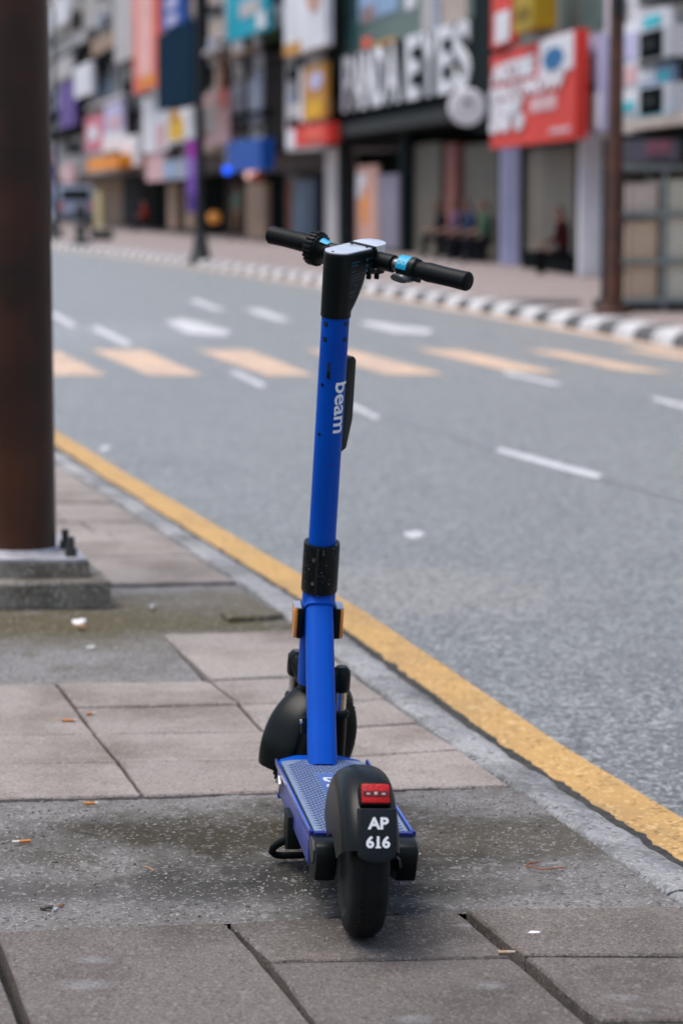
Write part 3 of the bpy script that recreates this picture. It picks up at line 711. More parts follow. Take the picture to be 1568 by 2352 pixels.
# --- pale building with turquoise and blue signs
bF, zF = building('pale building with a turquoise board above and a blue box sign below', 516, 606, 14, 392, W_pale, C('dim_shopfront', .05, .042, .036))
fpart('panel', W_blg, bF, 530, 600, 186, 282, .06, .1); fpart('panel', W_wv, bF, 527, 560, 90, 180, .05, .1); fpart('shutter', W_tan, bF, 566, 606, 420, 545, .02, .2)
t, r = sign('sign_board', 'turquoise board with a pale diagonal band', 'sign', 520, 610, -40, 82, .9, .2, W_turq); onsign(t, r, 'print', W_pale, .62, .5, .5, .3); onsign(t, r, 'print', W_wv, .9, .2, .2, .3)
t, r = sign('box_sign', 'deep blue box sign over the dim shopfront', 'sign', 521, 599, 321, 392, .9, .4, W_blu)
P = fac_pt(522, 391, 1.3); t = thing('blue_lamp', 'small glowing blue globe lamp below the blue box sign', 'lamp', P)
MB().lathe([(0, -.13), (.08, -.1), (.13, 0), (.08, .1), (0, .13)], 16).build('globe', M('blue_glow', (.01, .1, .8), emit=(.0, .09, .9, 1.0)), t); MB().box((0, 0, .2), (.05, .05, .2)).build('cap', W_steel, t)
P = fac_pt(578, 402, .5); t = thing('red_lamp', 'pale lamp with a red rim under the blue box sign', 'lamp', P)
MB().lathe([(0, -.15), (.15, -.12), (.22, 0), (.15, .12), (0, .15)], 16).build('globe', M('pale_glow', (.8, .5, .45), emit=(.7, .4, .35, .7)), t); mb = MB().lathe([(.2, -.1), (.27, 0), (.2, .1)], 16, c=(.12, 0, -.05)); mb.build('rim', W_cor, t)
P = fac_pt(492, 500, -.3); t = thing('hanging_lamp', 'warm orange lamp glowing in the dim shopfront', 'lamp', P)
MB().lathe([(0, -.22), (.18, -.17), (.25, 0), (.18, .17), (0, .22)], 16).build('shade', M('orange_glow', (.7, .3, .05), emit=(.5, .2, .05, .18)), t); MB().tube([(0, 0, .2), (0, 0, 1.6)], .02, 6).build('cable', W_steel, t)

# --- beige building
bG, zG = building('beige building behind the lamp post with a pink board', 448, 516, 14, 350, W_beige, W_dk2)
win(bG, 452, 490, 160, 205, W_brown, W_brown, 2); fpart('pilaster', C('brown_orange', .22, .09, .04), bG, 500, 514, 130, 208, .1, .15); win(bG, 470, 512, 8, 40, W_metal, W_brown, 2)
t, r = sign('sign_board', 'pale pink board on the beige building', 'sign', 455, 521, 212, 334, .5, .15, W_pink); onsign(t, r, 'print', W_pale, .4, .5, .5, .5); onsign(t, r, 'print', W_cor, .9, .85, .2, .3)

# --- building with the navy board
bH, zH = building('grey shop building behind the navy board', 326, 448, 15, 400, W_grey, W_brown)
for x in (345, 385, 425): fpart('pilaster', W_tan if x != 345 else W_dk2, bH, x, x + 18, 420, 525, .02, .3)
for x0, x1, y0, y1 in ((332, 352, 20, 90), (420, 446, 40, 120)): win(bH, x0, x1, y0, y1, W_metal, W_dk2, 1)
t, r = sign('banner_sign', 'tall coral banner with a pale middle', 'sign', 306, 362, -60, 208, 1.3, .15, W_cor); onsign(t, r, 'print', W_corp, .5, .5, .62, .75); onsign(t, r, 'print', W_or, .6, .08, .6, .1)
t, r = sign('sign_board', 'big navy blue board standing out from the street front', 'sign', 361, 441, 64, 244, 2.0, .2, W_navy)
t, r = sign('sign_board', 'small blue board with two pale discs above the navy one', 'sign', 372, 420, -14, 62, 2.0, .2, W_blu); onsign(t, r, 'print', W_lav, .5, .72, .5, .38, .03, True); onsign(t, r, 'print', W_lav, .5, .22, .5, .38, .03, True)
t, r = sign('sign_board', 'white panel with a pink foot below the coral banner', 'sign', 328, 384, 216, 348, .8, .15, W_wv); onsign(t, r, 'print', W_pink, .75, .25, .4, .4)
t, r = sign('sign_board', 'yellow square sign with a white side', 'sign', 384, 446, 250, 326, .9, .15, W_wv); onsign(t, r, 'print', W_yel, .36, .4, .55, .62); onsign(t, r, 'print', W_och, .3, .8, .4, .35)
t, r = sign('sign_board', 'pale salmon panel low on the grey building', 'sign', 336, 376, 345, 416, .7, .15, W_pink)
t, r = sign('sign_board', 'blue-grey panel low on the grey building', 'sign', 376, 430, 366, 412, .7, .15, W_blg); onsign(t, r, 'print', W_lbl, .25, .5, .4, .7)

# --- far shop houses
bI, zI = building('dark narrow building with a white sign on its corner', 282, 326, 15, 380, W_dk2, C('navy_shopfront', .01, .018, .032))
t, r = sign('sign_board', 'small white sign beside the orange awning', 'sign', 278, 315, 312, 382, .8, .2, W_wv)
bJ, zJ = building('grey-brown shop building above the orange awning', 196, 282, 16, 398, W_grey, W_tan)
t, r = sign('sign_board', 'tall off-white banner left of the coral one', 'sign', 262, 310, -50, 138, .8, .2, W_pale); 
t, r = sign('sign_board', 'lilac and pink sign above a white one', 'sign', 240, 280, 238, 300, .8, .2, W_lav); onsign(t, r, 'print', W_pink, .6, .3, .6, .4)
t, r = sign('sign_board', 'white sign under the lilac one', 'sign', 236, 282, 302, 346, .8, .2, W_wv)
t, r = sign('sign_board', 'rose sign with a pale centre', 'sign', 196, 238, 266, 346, .8, .2, W_pnk2); onsign(t, r, 'print', W_wv, .45, .5, .5, .4)
P = fac_pt(236, 370, 1); t = thing('awning', 'orange awning over the far shop entrance', 'awning', P)
mb = MB(); c, R, L, H = fbox(MB(), 201, 271, 354, 386, 1.4, .1)
mb.prism([(0, -H / 2), (0, H * .3), (1.4, H / 2), (1.4, -H / 2)], -L / 2, L / 2, ax=0); mb.v = [c + R @ q for q in mb.v]; mb.build('cover', W_or, t, world=True, smooth=False)
fpart('valance', W_or, t, 201, 271, 378, 390, 1.42, .03)
for x0, x1, y0, y1, m_ in [(206, 226, 60, 110, W_dk2), (232, 256, 30, 90, W_dk2), (205, 255, 150, 170, W_blg), (215, 255, 180, 225, W_lbl)]: win(bJ, x0, x1, y0, y1, W_pale, m_, 2)
fpart('ledge', W_dk2, bJ, 196, 282, 118, 140, .6, .6); fpart('shutter', C('pale_yellow_shutter', .45, .38, .2), bJ, 200, 232, 440, 525, .02, .2); fpart('ledge', W_pale, bJ, 196, 282, 228, 240, .5, .5)
bK, zK = building('far grey shop building beside the near pole', 96, 196, 18, 410, W_grey, C('teal_shopfront', .10, .13, .12))
fpart('ledge', W_dk2, bK, 96, 196, 130, 150, .6, .6); fpart('ledge', W_dk2, bK, 96, 196, 296, 312, .6, .6)
for x0, x1, y0, y1, m_ in [(110, 150, 75, 125, W_metal), (160, 190, 20, 70, W_dk2), (110, 130, 200, 280, W_blg), (150, 190, 320, 360, W_dk2), (106, 140, 330, 370, W_blg)]: win(bK, x0, x1, y0, y1, W_pale, m_, 2)
t, r = sign('sign_board', 'bright white board at the top beside the near pole', 'sign', 97, 154, 8, 66, .9, .2, W_wv)
t, r = sign('sign_board', 'white square sign above the purple banner', 'sign', 170, 208, 148, 220, .9, .2, W_wv)
t, r = sign('sign_board', 'off-white low panel left of the white square sign', 'sign', 106, 164, 138, 186, .9, .2, W_pale)
t, r = sign('banner_sign', 'dark purple hanging banner on the far grey building', 'sign', 136, 172, 188, 292, .9, .15, W_pur)
t, r = sign('sign_board', 'small pinkish sign low on the far grey building', 'sign', 143, 166, 378, 420, .8, .2, W_pink)
bL, zL = building('farthest building closing the street behind the near pole', -260, 96, 19, 410, W_grey, W_dk2)
bM, zM = building('white building continuing the street front past the rack', 1722, 2700, 12, 300, W_pale, W_kh2)

# small windows, ledges and pipes that break up the far upper walls
random.seed(3)
for b_, xa, xb in ((bH, 328, 446), (bI, 284, 324), (bJ, 198, 280), (bK, 100, 194), (bG, 450, 514), (bF, 518, 604), (bD, 658, 746)):
    x = xa
    while x < xb - 14:
        for y0 in range(-40, 330, 62):
            if random.random() < .62:
                w_ = random.uniform(11, 20); win(b_, x + 2, x + 2 + w_, y0 + random.uniform(0, 12), y0 + random.uniform(34, 46), random.choice((W_white, W_metal, W_brown, W_pale)), random.choice((W_gl, W_gl, W_blg, W_dk2)), random.choice((1, 2)))
        x += random.uniform(20, 28)
    for k in range(2):
        xp = random.uniform(xa, xb); fpart('pipe', random.choice((W_white, W_dk2, W_metal)), b_, xp, xp + 3, -60, random.uniform(250, 380), .16, .12)
    for y0 in (95, 240): fpart('ledge', random.choice((W_dk2, W_pale, W_tan)), b_, xa, xb, y0 + random.uniform(-20, 20), y0 + 26, .3, .3)
# --- lamp posts across the road
def lamp_post(label, base, h, group):
    t = thing('lamp_post', label, 'lamp post', base, group=group)
    MB().lathe([(.26, 0), (.26, .06), (.2, .12), (.12, .55), (.1, .6), (.085, .62)], 20).build('base', W_steel, t)
    MB().lathe([(.085, .6), (.08, 3), (.065, h)], 16).build('pole', W_steel, t)
    MB().tube([(0, 0, h), (-.3, 0, h + .4), (-1.2, 0, h + .6)], .04, 8).build('arm', W_steel, t)
    MB().box((-1.5, 0, h + .58), (.7, .25, .12), .03).build('lantern', W_metal, t); return t
g = gnd(461, 604); lp = lamp_post('dark lamp post with flared foot and purple banner across the road', g, 7.5, 'lamp posts across the road')
g2 = gnd(129, 548); lp2 = lamp_post('farther lamp post beside the near pole with a pink and blue banner', g2, 7.5, 'lamp posts across the road')
def banner(label, base, z0, z1, w, mats, dx):
    t = thing('pole_banner', label, 'banner', base + Vector((dx, -.05, z0)))
    n = len(mats)
    for k, m_ in enumerate(mats):
        MB().box((0, 0, (z1 - z0) * (k + .5) / n), (w, .03, (z1 - z0) / n), 0).build('panel' if k else 'cloth', m_, t, smooth=False)
    MB().tube([(-w / 2 - .05, 0, z1 - z0 + .02), (w / 2 + .2, 0, z1 - z0 + .02)], .015, 6).build('rail', W_steel, t)
zf = lambda g, px, py: CAM_H + (ray(px, py) * (g.y / ray(px, py).y)).z
banner('narrow purple and pink banner on the nearer lamp post', g, zf(g, 445, 487), zf(g, 445, 322), .19, [W_pur, C('violet_vinyl', .24, .12, .5), C('violet_pale', .36, .22, .62), W_mag], -.17)
banner('pale pink and blue banner on the farther lamp post', g2, zf(g2, 115, 484), zf(g2, 115, 342), .2, [W_lbl, W_lav, W_pur, W_pink], -.18)

# --- rack of beige boxes, brown pole, bollard, planter
R0 = gnd(1377, 716); rk = thing('storage_rack', 'grey metal rack holding beige boxes at the far kerb', 'rack', (R0.x + 1.02, R0.y + .5, 0), Matrix.Rotation(math.radians(6), 3, 'Z'))
M_rail = C('rail_grey_blue', .22, .26, .265, .5)
RW, RD, RH = .85, .42, 1.63
for sx in (-RW, -RW + .5, 0.28, RW):
    for sy in (-RD, RD):
        w_ = .05 if sx > -RW else .07
        MB().box((sx, sy, RH / 2), (w_, w_, RH), .006).build('post', M_rail if sx > -RW else W_steel, rk, smooth=False)
for z in (.12, .56, 1.08, RH - .03):
    for sy in (-RD, RD): MB().box((0, sy - (.03 if sy < 0 else -.03), z), (2 * RW + .1, .03, .06), .005).build('rail', M_rail, rk, smooth=False)
    MB().box((0, 0, z - .02), (2 * RW, 2 * RD, .02)).build('shelf', W_tan, rk, smooth=False)
MB().box((0, .1, .05), (2 * RW + .2, 2 * RD + .1, .1)).build('base', C('dark_timber', .05, .04, .035), rk, smooth=False)
M_box = [C('cream_plastic', .86, .82, .68, .5), C('beige_card', .84, .71, .62, .7), C('tan_card', .84, .64, .46, .7)]
cells = [(-.6, .15, .36, .36, 2, 'tan box'), (-.6, .59, .36, .4, 2, 'tan box'), (-.6, 1.11, .36, .3, 1, 'pinkish beige box'), (-.08, .15, .58, .38, 0, 'wide cream box'), (-.08, .59, .58, .44, 0, 'wide cream box'), (-.08, 1.11, .58, .34, 0, 'wide cream box'),
         (.57, .15, .46, .38, 0, 'cream box'), (.57, .59, .46, .44, 0, 'cream box'), (.57, 1.11, .46, .34, 0, 'cream box')]
lev = {.15: 'on the lowest shelf', .59: 'on the middle shelf', 1.11: 'on the top shelf'}
for (x, z, w, hgt, mi, lb) in cells:
    side = 'at the left end' if x < -.3 else ('in the middle bay' if x < .3 else 'in the right bay')
    P = WM(rk) @ Vector((x, -.02, z - .045 + .037))
    t = thing('storage_box', '%s %s of the grey rack, %s' % (lb, lev[z], side), 'box', P, Matrix.Rotation(math.radians(6), 3, 'Z'), group='boxes in the grey rack')
    MB().box((0, 0, hgt / 2), (w, .68, hgt), .02).build('body', M_box[mi], t); MB().box((0, 0, hgt + .012), (w + .015, .7, .03), .008).build('lid', M_box[mi], t)
gp = gnd(1402, 704); rust = M('rusty_brown_paint', (.10, .034, .016), (.045, .018, .012), scale=4, rough=.5, bump=.15, bscale=30)
t = thing('street_pole', 'brown street pole standing at the left end of the grey rack', 'pole', (2.97, 26.55, 0))
MB().lathe([(.085, 0), (.08, 7)], 20).build('pole', rust, t); MB().lathe([(.2, 0), (.2, .05), (.1, .08), (.1, .2)], 16).build('base', rust, t)
MB().box((.0, -.11, 3.35), (.12, .08, .3), .01).build('junction_box', W_steel, t, smooth=False)
gb = gnd(186, 563); t = thing('bollard', 'black bollard on the far pavement beside the near pole', 'bollard', gb)
MB().lathe([(.28, 0), (.28, .1), (.14, .2), (.12, .85), (.17, .9), (.17, 1.0), (.1, 1.12), (0, 1.16)], 20).build('post', W_steel, t)
MB().lathe([(.145, .6), (.15, .64), (.145, .68)], 20).build('band', W_metal, t)
gl_ = gnd(233, 552); t = thing('planter_box', 'low black planter box next to the far bollard', 'planter', gl_)
MB().box((0, .2, .13), (.72, .4, .26), .03).build('box', W_steel, t); mb = MB()
for _ in range(60):
    c = Vector((random.uniform(-.3, .3), random.uniform(.05, .35), random.uniform(.24, .34))); a = Vector((random.gauss(0, 1), random.gauss(0, 1), 1)).normalized() * .06; b_ = a.orthogonal().normalized() * .025
    mb.add([c - a, c + b_, c + a, c - b_], [[0, 1, 2, 3]])
mb.build('foliage', M_leaf, t, smooth=False)
# parked van far off, half hidden by the near pole
gv = gnd(160, 528); t = thing('parked_van', 'pale blue and white van parked far down the street', 'van', (gv.x, gv.y, 0), Matrix.Rotation(math.radians(14), 3, 'Z'))
M_van = C('van_blue', .38, .46, .60, .3, coat=.5)
MB().prism([(-2, .35), (2.1, .35), (2.15, 1.05), (1.5, 1.2), (1.05, 1.85), (-1.95, 1.9), (-2.05, 1.2)], -.8, .8, ax=0, bev=.06).build('body', M_van, t)
MB().prism([(1.12, 1.72), (1.5, 1.24), (1.54, 1.26), (1.15, 1.75)], -.7, .7, ax=0).build('windscreen', W_gl, t, smooth=False)
MB().box((0, -2.03, 1.5), (1.2, .04, .5), .01).build('rear_window', W_gl, t, smooth=False); MB().box((0, -2.06, .5), (1.6, .12, .2), .03).build('bumper', W_steel, t)
for sx in (-1, 1):
    MB().box((.66 * sx, -2.05, 1.0), (.12, .05, .35), .01).build('tail_lamp', W_red, t, smooth=False)
    for sy in (-1.3, 1.35):
        wv_ = MB().lathe([(.12, -.1), (.3, -.1), (.33, -.06), (.33, .06), (.3, .1), (.12, .1)], 20, c=(.74 * sx, sy, .33), ax='x').build('wheel', W_steel, t)
        MB().lathe([(0, -.11), (.2, -.108), (.2, .108), (0, .11)], 16, c=(.74 * sx, sy, .33), ax='x').build('rim', W_metal, wv_)

# --- people sitting on the far steps
def person(label, loc, yaw, top, legs, hair, seated=True, skin=(.20, .11, .075), lean=.1, group=None, arm=0):
    """one continuous skinned body; clothing by region."""
    me = bpy.data.meshes.new('person'); sh = .45 if seated else .92
    J = {}; E = []
    def j(n, p, r, par=None):
        J[n] = (len(J), Vector(p), r)
        if par: E.append((J[par][0], J[n][0]))
    hip = Vector((0, 0, sh if seated else .92)); up = Vector((0, -lean, 1)).normalized()
    j('pelvis', hip, .13); j('belly', hip + up * .18, .125, 'pelvis'); j('chest', hip + up * .40, .145, 'belly'); j('neckb', hip + up * .53, .07, 'chest')
    j('neck', hip + up * .60, .055, 'neckb'); j('head', hip + up * .70 + Vector((0, -.02, 0)), .098, 'neck'); j('crown', hip + up * .82 + Vector((0, -.01, 0)), .085, 'head'); j('nose', hip + up * .71 + Vector((0, -.125, 0)), .02, 'head')
    for s, nm in ((-1, 'l'), (1, 'r')):
        j('sh' + nm, hip + up * .49 + Vector((.17 * s, 0, 0)), .06, 'neckb')
        el = hip + up * .25 + Vector((.24 * s, -.08 - arm * .1, 0)); j('el' + nm, el, .045, 'sh' + nm)
        wr = (Vector((.14 * s, -.36, sh + .16)) if seated else hip + Vector((.27 * s, -.08, -.02))); j('wr' + nm, wr, .032, 'el' + nm); j('hand' + nm, wr + (Vector((-.02 * s, -.09, -.01)) if seated else Vector((0, -.02, -.1))), .036, 'wr' + nm)
        j('hip' + nm, hip + Vector((.1 * s, -.02, -.02)), .1, 'pelvis')
        kn = Vector((.13 * s, -.44, sh + .03)) if seated else Vector((.1 * s, -.03 + .1 * s, .48)); j('kn' + nm, kn, .068, 'hip' + nm)
        an = Vector((.13 * s, -.40, .09)) if seated else Vector((.1 * s, .02 + .16 * s, .09)); j('an' + nm, an, .042, 'kn' + nm); j('toe' + nm, an + Vector((0, -.16, -.05)), .038, 'an' + nm)
    vs = [None] * len(J); rs = [0] * len(J); nmz = [None] * len(J)
    for n, (i, p, r) in J.items(): vs[i] = p; rs[i] = r; nmz[i] = n
    me.from_pydata([tuple(v) for v in vs], E, []); ob = bpy.data.objects.new('person', me); COL.objects.link(ob)
    md = ob.modifiers.new('s', 'SKIN'); 
    if not me.skin_vertices: 
        me.attributes.new('skin', 'FLOAT', 'POINT') if False else None
    for i, sv in enumerate(me.skin_vertices[0].data if me.skin_vertices else []):
        sv.radius = (rs[i], rs[i]); sv.use_root = (i == 0)
    sb = ob.modifiers.new('d', 'SUBSURF'); sb.levels = 2; sb.render_levels = 2
    dg = bpy.context.evaluated_depsgraph_get(); m2 = bpy.data.meshes.new_from_object(ob.evaluated_get(dg)); bpy.data.objects.remove(ob); bpy.data.meshes.remove(me)
    m2.name = 'person'
    for mm in (top, legs, C('skin_%d' % int(skin[0] * 100), *skin), hair, W_steel): m2.materials.append(mm)
    reg = {'pelvis': 1, 'belly': 0, 'chest': 0, 'neckb': 0, 'neck': 2, 'head': 2, 'nose': 2, 'crown': 3}
    for s in 'lr': reg.update({'sh' + s: 0, 'el' + s: 0, 'wr' + s: 2, 'hand' + s: 2, 'hip' + s: 1, 'kn' + s: 1, 'an' + s: 1, 'toe' + s: 4})
    for p in m2.polygons:
        c = p.center; k = min(range(len(vs)), key=lambda i: (c - vs[i]).length - rs[i] * .6); m = reg[nmz[k]]
        if nmz[k] == 'head' and (c.y > vs[k].y + .02): m = 3
        p.material_index = m; p.use_smooth = True
    o = bpy.data.objects.new('person', m2); COL.objects.link(o)
    o.matrix_basis = Matrix.Translation(loc) @ Matrix.Rotation(yaw, 4, 'Z'); WMS[o.name] = o.matrix_basis.copy()
    return tag(o, label, 'person', group)
H_ = C('black_hair', .012, .011, .011, .5); T_ = lambda n, r, g_, b: C('cloth_' + n, r * .5, g_ * .5, b * .5, .85, spec=.1)
def on_front(px, off): p = fac_pt(px, 560, off); return Vector((p.x, p.y, 0))
st = thing('bench', 'low dark bench under the people by the khaki shutter', 'bench', on_front(1070, .25))
ang = math.atan2(RS[1][0], RS[0][0]) if True else 0
for k in range(3):
    MB().box((0, -.13 + .13 * k, .42), (2.6, .115, .03), .004).build('slat', W_dk2, st, smooth=False)
for sx in (-1.1, 1.1): MB().box((sx, 0, .2), (.06, .36, .4), .004).build('leg', W_steel, st, smooth=False)
st.matrix_basis = Matrix.Translation(on_front(1070, .25)) @ Matrix.Rotation(ang, 4, 'Z')
G_ = 'people sitting by the shutters'
for px, lb, tp, lg, a_ in [(1020, 'seated person in a dark jacket, leftmost of the group by the khaki shutter', T_('dark', .03, .028, .035), T_('black', .012, .012, .014), .2),
                       (1052, 'seated person in a lilac pink top by the khaki shutter', T_('lilac', .22, .14, .27), T_('black', .012, .012, .014), .1),
                       (1085, 'seated person in a blue top in the middle of the group', T_('blue', .06, .10, .22), T_('navy', .015, .018, .03), .15),
                       (1120, 'seated person in a green and yellowish top beside the lilac column', T_('green', .10, .20, .13), T_('navy', .015, .018, .03), .1)]:
    person(lb, on_front(px, .3), ang + random.uniform(-.2, .2), tp, lg, H_, True, lean=a_, group=G_)
pl_ = on_front(1296, .3); o = person('seated person in dark red, alone by the white column', pl_ + Vector((0, 0, -.1)), ang - .5, T_('maroon', .10, .02, .022), T_('black', .012, .012, .014), H_, True, lean=.12, group=G_)
o = person('person in a red top far down the street', on_front(336, .4), ang, T_('red', .5, .05, .03), T_('black', .012, .012, .014), H_, True, lean=.1)
o = person('person in pale green standing under the blue box sign', on_front(548, .5), ang + .4, T_('pale_green', .20, .27, .22), T_('tan', .3, .2, .13), H_, False, lean=.02)

# ================================================================== LAMP POLE AND ITS PLINTH ON THE NEAR PAVEMENT
gp = gnd(242, 1395); PX, PY = gp.x, gp.y
conc2 = stone_mat('plinth_concrete', (.36, .325, .275), (.22, .20, .17), (.36, .35, .33), (.06, .062, .05), .85, .9, spk=150, moss=(.085, .06, .03, .6))
pole = thing('lamp_post', 'thick rusty brown lamp post at the left edge, bolted to a stepped concrete plinth', 'lamp post', (-1.008, 7.56, 0))
def rough_block(mb, c, s, bev, amp):
    bm = bmesh.new(); bmesh.ops.create_cube(bm, size=1)
    for v in bm.verts: v.co = Vector((v.co.x * s[0], v.co.y * s[1], v.co.z * s[2]))
    bmesh.ops.subdivide_edges(bm, edges=list(bm.edges), cuts=11, use_grid_fill=True)
    for v in bm.verts:
        q = v.co + Vector(c); e = Vector((noise.noise(q * 9), noise.noise(q * 9 + Vector((5, 0, 0))), noise.noise(q * 9 + Vector((0, 7, 0))) * .6)) * amp
        corner = sum(abs(abs(v.co[i]) - s[i] / 2) < 1e-4 for i in range(3))
        if corner >= 2: e -= v.co.normalized() * bev * (.5 + abs(noise.noise(q * 25)))
        v.co += e + Vector(c); v.co = Vector((v.co.x - .26 * (v.co.y + .25), v.co.y + .06 * v.co.x, v.co.z))
    return mb.bm(bm)
rough_block(MB(), (-.03, .095, .033), (.66, .77, .088), .008, .004).build('lower_step', conc2, pole, ang=50)
rough_block(MB(), (-.043, .085, .1), (.58, .60, .054), .008, .004).build('upper_step', conc2, pole, ang=50)
M_plate = M('galvanised_plate', (.42, .42, .46), (.24, .23, .23), scale=14, rough=.5, bump=.2, bscale=80)
M_dkmetal = M('rusted_dark_metal', (.035, .036, .034), (.02, .018, .016), scale=30, rough=.6, bump=.3, bscale=90)
mb = MB().box((-.043, .07, .132), (.565, .565, .011), .002); mb.v = [Vector((q.x - .26 * (q.y + .25), q.y + .06 * q.x, q.z)) for q in mb.v]; mb.build('base_plate', M_plate, pole, smooth=False)
for (bx_, by_) in ((.172, -.150), (.135, .02), (.05, .28), (-.26, -.16), (-.26, .28)):
    b = MB().lathe([(0, .1375), (.019, .1375), (.019, .162), (.0, .162)], 6, c=(bx_, by_, 0)).build('anchor_nut', M_dkmetal, pole, smooth=False)
    MB().lathe([(.0, .162), (.0115, .162), (.0115, .198), (0, .2)], 10, c=(bx_, by_, 0)).build('bolt', M_dkmetal, b)
rust2 = M('brown_pole_paint', (.062, .021, .010), (.014, .008, .006), scale=3.5, rough=.33, bump=.08, bscale=60, spec=.3, lo=.3, hi=.7)
MB().lathe([(.108, .1365), (.107, 2), (.098, 8.0), (0, 8.0)], 48).build('pole', rust2, pole)
MB().lathe([(.108, .1378), (.114, .1378), (.112, .144), (.108, .148)], 48).build('weld_collar', M_plate, pole)
MB().tube([(0, 0, 7.9), (.3, 0, 8.3), (1.4, .2, 8.6)], .05, 10).build('arm', rust2, pole); MB().box((1.7, .24, 8.6), (.8, .3, .13), .04).build('lantern', M_plate, pole)

# ================================================================== THE SCOOTER
SX, SY, HEAD, LEAN, YA, RAKE, STEER = .0374, 3.9575, .1157, .0356, .9505, .2145, .772
SB = Matrix.Rotation(HEAD, 3, 'Z') @ Matrix.Rotation(LEAN, 3, 'Y')
sc = thing('electric_scooter', 'blue electric kick scooter with black handlebar parked on the stone pavement', 'scooter', (SX, SY, 0), SB)
cs_, sn_, cr, sr = math.cos(STEER), math.sin(STEER), math.cos(RAKE), math.sin(RAKE)
rt = Vector((cs_, -sn_ * cr, -sn_ * sr)); fw = Vector((sn_, cs_ * cr, cs_ * sr)); axv = Vector((0, -sr, cr))
ST = Matrix.Translation((0, YA, 0)) @ Matrix((rt, fw, axv)).transposed().to_4x4()      # steered frame: x right, y forward, z along the steering axis
blue = M('blue_paint', (.0002, .072, .44), (.0002, .060, .38), scale=7, rough=.38, spec=.14, bump=.05, bscale=500)
navy = M('navy_plastic', (.006, .016, .16), rough=.4)
blk = M('black_plastic', (.0035, .006, .006), (.005, .008, .008), scale=20, rough=.36, spec=.2, bump=.04, bscale=700)
blk2 = M('satin_black', (.003, .005, .005), (.005, .007, .007), scale=20, rough=.45, spec=.14, bump=.05, bscale=300)
rub = M('tyre_rubber', (.0055, .0065, .0065), (.012, .013, .012), scale=25, rough=.7, spec=.2, bump=.2, bscale=250)
gripm = M('grip_rubber', (.003, .005, .0055), rough=.5, spec=.16)
chrome = M('chrome', (.62, .60, .58), (.45, .43, .42), scale=40, rough=.22, metal=1.0)
alu = M('silver_edge', (.55, .57, .62), rough=.35, metal=.8)
amber = M('amber_reflector', (.95, .34, .03), (.85, .25, .015), scale=120, rough=.2, coat=.6)
red = M('red_lens', (.50, .003, .005), (.34, .002, .003), scale=90, rough=.4, spec=.3, bump=.3, bscale=400)
deckm = M('deck_rubber', (.15, .20, .29), (.125, .172, .26), scale=25, rough=.48, bump=.08, bscale=400)
treadm = M('tread_blue', (.012, .045, .16), rough=.5)
plmat = M('plate_black', (.008, .011, .015), (.006, .009, .012), scale=40, rough=.55, spec=.2, bump=.06, bscale=400)
whi = M('white_print', (.86, .87, .88), (.84, .85, .86), rough=.6)
cyan = M('cyan_print', (.0, .33, .55), rough=.45, spec=.4)
clear = M('clear_reflector', (.55, .56, .58), (.25, .26, .28), scale=60, rough=.15, metal=.5)
toppl = M('silver_top', (.70, .72, .76), (.62, .64, .68), rough=.22, spec=.8, metal=.45)
# ---------- deck
sk = lambda y: .0135 - .019 * y               # the deck sits a hair out of line with the rear wheel
DT = Matrix.Identity(4)
def dk(v): return Vector((v[0] + sk(v[1]), v[1], v[2]))
def deckbuild(mb, name, mat, parent=sc, **k):
    mb.v = [dk(v) for v in mb.v]; return mb.build(name, mat, parent, **k)
def outline(w, y0, y1, rf, n=8):
    """deck plan: straight rear, rounded front corners."""
    p = [(-w, y0), (w, y0)]
    for k in range(n + 1):
        a = PI / 2 * k / n; p.append((w - rf + rf * math.cos(a), y1 - rf * .45 + rf * .45 * math.sin(a)))
    for k in range(n + 1):
        a = PI / 2 * (1 - k / n); p.append((-w + rf - rf * math.cos(a), y1 - rf * .45 + rf * .45 * math.sin(a)))
    return p
side = M('deck_side_paint', (.016, .040, .25), (.07, .075, .15), scale=11, rough=.36, spec=.4, lo=.35, hi=.8)
body = MB().prism([(-.088, .128), (-.092, .118), (-.092, .078), (-.072, .056), (.072, .056), (.092, .078), (.092, .118), (.088, .128)], .165, .70, ax=1, bev=.003)
for i, v in enumerate(body.v):
    if v.y > .6: v.x *= 1 - .06 * ((v.y - .6) / .1) ** 2
deck = deckbuild(body, 'deck', side)
deckbuild(MB().prism([(-.088, .69), (.088, .69), (.08, .74), (.045, .775), (-.045, .775), (-.08, .74)], .06, .132, ax=2, bev=.008), 'nose', blue, deck)
for s in (-1, 1):                              # bright edge rails and the dark shadow gaps beside the mat
    deckbuild(MB().box((s * .0895, .425, .1335), (.005, .56, .012), .002), 'edge_rail', M('blue_edge', (.02, .07, .45), rough=.25, coat=.8), deck)
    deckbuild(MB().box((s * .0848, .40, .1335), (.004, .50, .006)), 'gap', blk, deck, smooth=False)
mat_pl = [(x, y) for x, y in outline(.0825, .128, .70, .05)]
deckbuild(MB().prism(mat_pl, .126, .139, ax=2, bev=.002), 'grip_mat', deckm, deck)
tr = MB()                                      # crescent treads
def in_logo(x, y): return -.028 < x < .05 and .30 < y < .585
ry = 0; y = .142
